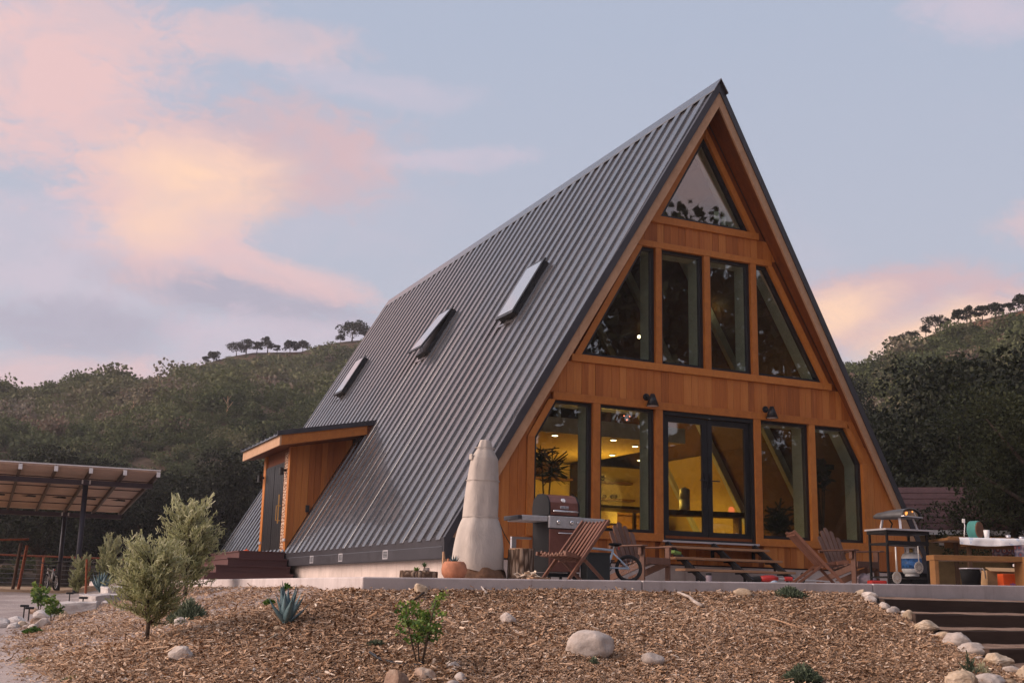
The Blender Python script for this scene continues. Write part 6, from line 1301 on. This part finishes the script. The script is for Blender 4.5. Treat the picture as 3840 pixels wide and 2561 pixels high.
t = empty('white_dispenser', (x, y, on(x, y)), TR, 'narrow white upright dispenser under the bench by its block leg', 'dispenser'); m = MB(); m.box((0, 0, .17), (.10, .10, .34)); m.build('body', MAT['white_paint'], t, bevel=.006); m = MB(); m.box((-.02, -.01, .29), (.14, .11, .04)); m.build('band', MAT['white_paint'], t, bevel=.006); m = MB(); m.tube([(.02, -.06, .32), (.025, -.07, .27), (.0, -.06, .24)], .008); m.build('hook', MAT['rubber'], t)
# things on the table
p = tb(-.78, -.05)
t = empty('table_lamp', p, TR, 'thin white stick lamp on the left end of the outdoor table', 'lamp', 'white stick lamps'); m = MB(); m.box((0, 0, .008), (.14, .10, .016)); m.build('base', MAT['white_paint'], t); m = MB(); m.tube([(0, 0, .01), (.01, 0, .12), (.02, 0, .2), (.01, 0, .26)], .008); m.build('stem', MAT['white_paint'], t, True); m = MB(); m.box((.005, 0, .27), (.035, .03, .06)); m.build('joint', MAT['white_paint'], t)
p = tb(-.55, .05)
t = empty('teal_basket', p, TR+.5, 'teal round-backed holder with a brown front standing on the table', 'table item'); m = MB(); m.prism([(.10*math.cos(2*PI*k/24), .14+.14*math.sin(2*PI*k/24)) for k in range(24)], -.06, .10); m.build('body', MAT['teal'], t, bevel=.012); m = MB(); m.prism([(.088*math.cos(2*PI*k/24), .14+.125*math.sin(2*PI*k/24)) for k in range(24)], -.075, -.058); m.build('front', MAT['brown_face'], t)
def cup(dx_, dy_, h, r_, lb, mat='white_paint', grp='cups and jars on the table', name='cup'):
    m = MB(); m.lathe([(r_*.75, 0), (r_, h), (r_*.88, h), (r_*.65, .01)], (0, 0, 0), 16); o = m.build(name, MAT[mat], None, True); o.location = tb(dx_, dy_); return tag(o, lb, 'cup', grp)
cup(-.50, -.22, .125, .045, 'tall white cup in front of the teal holder'); cup(-.03, .1, .075, .04, 'short clear glass near the middle of the table', 'pale_metal'); cup(.14, .02, .05, .04, 'low pale tumbler right of the short glass', 'pale_metal'); cup(.30, .12, .06, .042, 'low glass at the back of the table', 'pale_metal'); cup(.58, .0, .07, .03, 'small amber jar beside the white jug', 'bench_wood')
for dx_, dy_, w, lb in ((.32, -.12, .34, 'brown wooden serving board lying on the table'), (-.22, -.1, .36, 'thin pale wooden board left of the serving board'), (-.92, -.1, .26, 'wooden stick laid over the left end of the table')):
    m = MB(); m.box((0, 0, .012), (w, .09, .024)); o = m.build('serving_board', MAT['bench_wood'], None, bevel=.004); o.location = tb(dx_, dy_); o.rotation_euler = (0, 0, TR+.1); tag(o, lb, 'board', 'wooden boards on the table')
p = tb(.80, -.05)
t = empty('white_jug', p, TR, 'white jug at the right picture edge of the table', 'jug'); m = MB(); m.lathe([(.07, 0), (.075, .12), (.065, .19), (.07, .21)], (0, 0, 0), 18); m.build('body', MAT['white_paint'], t, True); m = MB(); m.tube([(-.07, 0, .16), (-.11, 0, .13), (-.07, 0, .05)], .01); m.build('handle', MAT['white_paint'], t, True)
p = tb(.70, .05)
t = empty('table_lamp', p, TR, 'white stick lamp with two spread arms beside the white jug', 'lamp', 'white stick lamps'); m = MB(); m.tube([(.03, 0, .0), (.02, 0, .15), (0, 0, .28)], .009); m.build('stem', MAT['white_paint'], t, True); m = MB(); m.box((0, 0, .28), (.04, .03, .05)); m.build('joint', MAT['white_paint'], t); m = MB(); m.bar((0, 0, .30), (-.14, 0, .325), .02, .014); m.bar((0, 0, .30), (.12, 0, .325), .02, .014); m.build('arm', MAT['white_paint'], t)
# black power lead on the wall beside the cover
m = MB(); m.tube([(-3.95, -.03, .80), (-3.93, -.05, .60), (-3.80, -.06, .35), (-3.62, -.08, .08)], .008, 6); o = m.build('power_lead', MAT['rubber'], None, True); tag(o, 'black lead hanging on the cedar wall right of the canvas cover', 'cable')
# ------------------------------------------------------------------ solar canopy, fence, path lights
t = empty('solar_canopy', (-9, 14, 0), 0, 'slanted solar panel canopy on dark steel posts at the left', 'solar canopy'); t.location = (0, 0, 0)
YN, YF, ZN, ZF = 13.9, 21.8, 2.27, 1.68
def cz_(y): return ZN+(ZF-ZN)*(y-YN)/(YF-YN)
XRs = [-7.10-.805*k for k in range(9)]
rows = 5; dY = (YF-YN)/rows
for i in range(rows):
    for k in range(8):
        m = MB(); a, b = YN+i*dY+.02, YN+(i+1)*dY-.02; m.add([(XRs[k]-.01, a, cz_(a)), (XRs[k+1]+.01, a, cz_(a)), (XRs[k+1]+.01, b, cz_(b)), (XRs[k]-.01, b, cz_(b)), (XRs[k]-.01, a, cz_(a)+.035), (XRs[k+1]+.01, a, cz_(a)+.035), (XRs[k+1]+.01, b, cz_(b)+.035), (XRs[k]-.01, b, cz_(b)+.035)], [(0, 1, 2, 3), (7, 6, 5, 4), (0, 4, 5, 1), (1, 5, 6, 2), (2, 6, 7, 3), (3, 7, 4, 0)]); pn = m.build('solar_panel', MAT['panel_back'], t)
        if i in (1, 3): m = MB(); m.box(((XRs[k]+XRs[k+1])/2+.1, a+.35, cz_(a)-.04), (.22, .14, .05), .4); m.tube([((XRs[k]+XRs[k+1])/2, a+.35, cz_(a)-.05), ((XRs[k]+XRs[k+1])/2-.2, a+.55, cz_(a)-.02)], .012); m.build('junction_box', MAT['black_frame'], pn)
for xx in XRs:
    m = MB(); m.bar((xx, YN-.03, cz_(YN)-.062), (xx, YF, cz_(YF)-.062), .055, .115); rf_ = m.build('rafter', MAT['dark_wood'], t); m = MB(); m.box((xx, YN-.045, cz_(YN)-.058), (.088, .025, .13)); m.build('end_cap', MAT['white_paint'], rf_)
for i in range(1, rows): m = MB(); y_ = YN+i*dY; m.box2((XRs[-1], y_-.018, cz_(y_)-.03), (XRs[0], y_+.018, cz_(y_)-.004)); m.build('purlin', MAT['dark_wood'], t)
m = MB(); m.box2((XRs[-1], YN-.03, cz_(YN)+.036), (XRs[0]+.05, YN+.03, cz_(YN)+.062)); m.build('edge_trim', MAT['white_paint'], t)
for y_, nm in ((15.0, 'front_beam'), (21.4, 'rear_beam')): m = MB(); m.box2((XRs[-1], y_-.06, cz_(y_)-.25), (XRs[0]+.02, y_+.06, cz_(y_)-.122)); m.build(nm, MAT['beam_purple'], t)
for x, y_ in ((-8.71, 15.0), (-8.71, 21.4), (-13.4, 15.0), (-13.4, 21.4)):
    m = MB(); m.lathe([(.066, gz(x, y_)-.1), (.066, cz_(y_)-.25)], (x, y_, 0), 14); ps = m.build('post', MAT['post_steel'], t, True)
    for dd in (-.09, .09): m = MB(); m.lathe([(.02, 0), (.02, .08), (.012, .10)], (x+dd, y_-.075, cz_(y_)-.22), 10); m.build('bolt_cap', MAT['white_paint'], ps)
ft = empty('wire_fence', (0, 0, 0), 0, 'rust-red rail fence with steel wires along the far side of the drive', 'fence')
fa, fb = Vector((-14.2, 29.6, 0)), Vector((-3.0, 35.5, 0))
npst = 6
def fp(s): q = fa+(fb-fa)*s; return Vector((q.x, q.y, gz(q.x, q.y)))
m = MB(); m.tube([fp(s/10)+Vector((0, 0, 1.20)) for s in range(11)], .035, 8); m.build('top_rail', MAT['rust'], ft, True)
for k in range(6): m = MB(); m.tube([fp(s/10)+Vector((0, 0, .18+k*.17)) for s in range(11)], .009, 5); m.build('wire', MAT['wire'], ft)
for s in np.linspace(.02, .98, 7): q = fp(s); m = MB(); m.tube([q-Vector((0, 0, .1)), q+Vector((0, 0, 1.2))], .045, 8); m.build('post', MAT['rust'], ft, True)
x, y = at_bearing(.0365, 38); z = gz(x, y); t = empty('gate_post', (x, y, z), 0, 'pair of leaning posts, one orange and one dark, in front of the wire fence', 'fence post'); m = MB(); m.tube([(0, 0, -.1), (.12, 0, 1.3)], .045, 8); m.build('post', MAT['rust'], t); m = MB(); m.tube([(-.16, -.2, -.1), (-.06, -.2, 1.35)], .05, 8); m.build('dark_post', MAT['dark_fence'], t); m = MB(); m.tube([(-.9, .1, 1.42), (.15, 0, 1.48)], .03, 8); m.build('rail', MAT['rust'], t)
for (x, y, h, mt, lb) in ((-8.85, 10.4, .80, 'rust', 'thin rust-red stake in the border bed right of the canopy post'), (-8.48, 14.5, .85, 'cut_wood', 'pale wooden stake leaning beside the canopy post')):
    m = MB(); m.tube([(0, 0, -.05), (-.05, 0, h)], .022, 6); o = m.build('stake', MAT[mt]); o.location = (x, y, gz(x, y)); tag(o, lb, 'stake', 'stakes in the border bed')
for x, y, lb in ((-10.32, 3.75, 'black path light at the far left, left one of the pair'), (-10.28, 3.0, 'black path light at the far left, right one of the pair'), (-9.42, 7.1, 'black path light behind the long cut blocks'), (-9.46, 3.78, 'black path light standing on the nearest cut block side'), (-8.30, 9.2, 'black path light left of the farthest cut block'), (-8.05, 9.9, 'black path light at the far end near the olive')):
    t = empty('path_light', (x, y, gz(x, y)), 0, lb, 'path light', 'black path lights'); m = MB(); m.tube([(0, 0, -.05), (0, 0, .20)], .011, 6); m.build('stake', MAT['black_metal'], t); m = MB(); m.box((0, 0, .215), (.13, .13, .035)); m.build('head', MAT['black_metal'], t, bevel=.008)
# ------------------------------------------------------------------ outbuilding behind on the right
x, y = at_bearing(.784, 30); z = -1.02
t = empty('outbuilding', (x, y, z), -.70, 'low outbuilding with red-brown roof and white eave behind the house', 'shed')
m = MB(); m.box((0, 0, 1.0), (3.9, 4.0, 2.2)); m.build('wall', MAT['outbuilding_wall'], t)
m = MB()
for k in range(7):
    a, b = k/7, (k+1)/7+.02; m = MB(); ya, yb = -2.3+2.3*a, -2.3+2.3*b; za, zb = 2.05+1.15*a, 2.05+1.15*b
    m.add([(-2.1, ya, za+.05), (2.1, ya, za+.05), (2.1, yb, zb+.03), (-2.1, yb, zb+.03), (-2.1, ya, za), (2.1, ya, za), (2.1, yb, zb), (-2.1, yb, zb)], [(0, 1, 2, 3), (7, 6, 5, 4), (0, 4, 5, 1), (1, 5, 6, 2), (2, 6, 7, 3), (3, 7, 4, 0)]); m.build('shingle_course', MAT['shingle_red'], t)
m = MB(); m.add([(-2.1, 0, 3.22), (2.1, 0, 3.22), (2.1, 2.3, 2.08), (-2.1, 2.3, 2.08)], [(0, 1, 2, 3)]); m.build('rear_roof', MAT['shingle_red'], t); m = MB(); m.box((0, -2.32, 2.03), (4.2, .05, .10)); m.build('gutter', MAT['white_paint'], t)
# ------------------------------------------------------------------ inside the house
def plant(name, x, y, z, h, n, ll, lw, label, seed, spread=.28, stems=3, droop=.6, zf=.45):
    t = empty(name, (x, y, z), 0, label, 'house plant', 'house plants'); r = random.Random(seed); g_ = np.random.default_rng(seed); m = MB(); m.lathe([(.13, 0), (.16, .25), (.15, .25)], (0, 0, 0), 16); m.build('pot', MAT['dark_wood'], t); m = MB(); P_ = []
    for i in range(stems): a = 2*PI*i/stems; hh_ = h*r.uniform(.6, .95); p1 = Vector((math.cos(a)*.1, math.sin(a)*.1, hh_)); m.tube([(0, 0, .2), p1*.5, p1], .014, 5); P_.append(p1)
    m.build('stem', MAT['trunk'], t); c, u, v = [], [], []
    for i in range(n):
        p = P_[i % stems]; a = r.uniform(0, 2*PI); b = Vector((math.cos(a), math.sin(a), r.uniform(-droop, 1))).normalized(); base = Vector((p.x, p.y, p.z*r.uniform(zf, 1.0))); c.append(base+b*ll*.9); u.append(b*ll); sd_ = b.cross(Vector((r.gauss(0, 1), r.gauss(0, 1), r.gauss(0, 1)))).normalized(); v.append(sd_*lw)
    vv, ff, tt = quads(np.array(c), np.array(u), np.array(v), g_.random(n)); link('leaves', fastmesh('leaves', vv, ff, tt), MAT['house_plant'], t)
plant('dracaena', -2.70, .75, .42, 1.75, 110, .17, .012, 'tall spiky dark plant inside the far left window', 3, droop=.7, zf=.8, stems=2)
plant('fig_plant', -1.92, 1.15, .42, .85, 110, .11, .05, 'dark bushy house plant inside the left window', 4, droop=.5, zf=.3)
plant('palm_plant', 2.20, 1.0, .42, .80, 130, .15, .018, 'dark palm-like plant inside the window right of the french door', 5, droop=.6, zf=.35); plant('hanging_plant', 3.0, .75, .42, 1.85, 60, .10, .05, 'dark leafy plant high inside the far right window', 6, droop=.8, zf=.75)
t = empty('dining_table', (.1, 3.6, .42), .1, 'dark dining table inside behind the french door', 'table'); m = MB(); m.box((0, 0, .73), (2.0, .9, .05)); m.build('top', MAT['dark_wood'], t)
for sx in (-1, 1):
    for sy_ in (-1, 1): m = MB(); m.box((sx*.9, sy_*.38, .35), (.06, .06, .70)); m.build('leg', MAT['dark_wood'], t)
t = empty('shell_chair', (.45, 4.35, .42), 0, 'cream shell chair at the dining table behind the left window', 'chair'); m = MB(); vs = []; nS = 12
for j in range(5):
    for k in range(nS+1): a = -1.1+2.2*k/nS; q = .21+.02*j/4; top_ = .86-.14*abs(a)**2.2; vs.append((q*math.sin(a), -.22*(1-math.cos(a))*1.2+.03*j/4-.0, .48+(top_-.48)*j/4))
m.add(vs, [(j*(nS+1)+k, j*(nS+1)+k+1, (j+1)*(nS+1)+k+1, (j+1)*(nS+1)+k) for j in range(4) for k in range(nS)]); m.build('shell', MAT['cream_shell'], t, True)
for sx in (-1, 1): m = MB(); m.tube([(sx*.12, -.1, .47), (sx*.2, -.1, 0)], .012); m.build('leg', MAT['bench_wood'], t)
m = MB(); m.box((0, -.15, .46), (.40, .36, .03)); m.build('seat', MAT['cream_shell'], t)
t = empty('sideboard', (2.05, 3.4, .42), -.2, 'dark wooden sideboard inside behind the right door leaf', 'sideboard'); m = MB(); m.box((0, 0, .70), (2.0, .45, .10)); m.build('top', MAT['dark_wood'], t)
for sx in (-1, 1): m = MB(); m.box((sx*.85, 0, .33), (.06, .3, .66)); m.build('leg', MAT['interior_wood'], t)
m = MB(); m.lathe([(.10, 0), (.105, .01), (.105, .20), (.085, .205), (.105, .21), (.105, .40), (.06, .43), (.02, .45)], (1.60, 3.2, 1.17), 20); tag(m.build('steel_water_urn', MAT['steel'], None, True), 'tall polished steel urn on the sideboard behind the left door leaf', 'urn')
m = MB(); m.lathe([(.055, 0), (.065, .04), (.05, .10), (.02, .12)], (2.72, 3.2, 1.17), 12); tag(m.build('salt_lamp', MAT['ember'], None, True), 'glowing orange salt lamp on the sideboard behind the right door leaf', 'lamp')
st = empty('string_lights', (0, 0, 0), 0, 'small heart of red string lights in the dark loft behind the left window', 'string lights')
for k in range(9): a = 2*PI*k/9; m = MB(); m.lathe([(.006, -.012), (.014, 0), (.006, .012)], (.45+.10*math.sin(a)**3, 3.5, 3.02+.085*(math.cos(a)-.35*math.cos(2*a))), 6); m.build('bulb', MAT['string_bulb'], st)
for x, y, z, r_, h, mt, lb in ((.35, 7.25, 2.07, .05, .10, 'dark_wood', 'dark jar on the upper kitchen shelf under the tray'), (.7, 7.25, 1.54, .07, .09, 'brown_face', 'brown bowl on the lower kitchen shelf'), (.95, 7.25, 1.54, .05, .13, 'cream_shell', 'cream jug on the lower kitchen shelf'), (2.0, 7.25, 2.07, .05, .13, 'dark_wood', 'dark vase on the upper right kitchen shelf'), (2.3, 7.25, 1.68, .09, .10, 'dark_wood', 'dark basket on the lower right kitchen shelf'), (2.05, 7.25, 1.68, .05, .08, 'brown_face', 'small brown cup on the lower right kitchen shelf'), (.9, 7.0, 1.325, .12, .28, 'woven', 'brown bushy basket on the counter behind the shell chair')):
    m = MB(); m.lathe([(r_*.7, 0), (r_, h*.5), (r_*.8, h)], (x, y, z), 12); tag(m.build('jar', MAT[mt], None, True), lb, 'jar', 'jars in the kitchen')

# ------------------------------------------------------------------ evening haze
def hazef(name):
    m_ = bpy.data.materials.new(name); m_.use_nodes = True; t_ = m_.node_tree; t_.nodes.clear(); o_ = t_.nodes.new('ShaderNodeOutputMaterial'); v_ = t_.nodes.new('ShaderNodeVolumePrincipled')
    v_.inputs['Color'].default_value = (.80, .76, .80, 1); v_.inputs['Density'].default_value = HAZE; v_.inputs['Anisotropy'].default_value = .2; t_.links.new(v_.outputs[0], o_.inputs['Volume']); return m_
HAZE = .0006
m = MB(); m.box2((-505, -505, -12), (505, 505, 62)); o = m.build('haze', hazef('haze_air')); tag(o, 'thin evening haze between the garden and the hills', 'haze', kind='stuff')
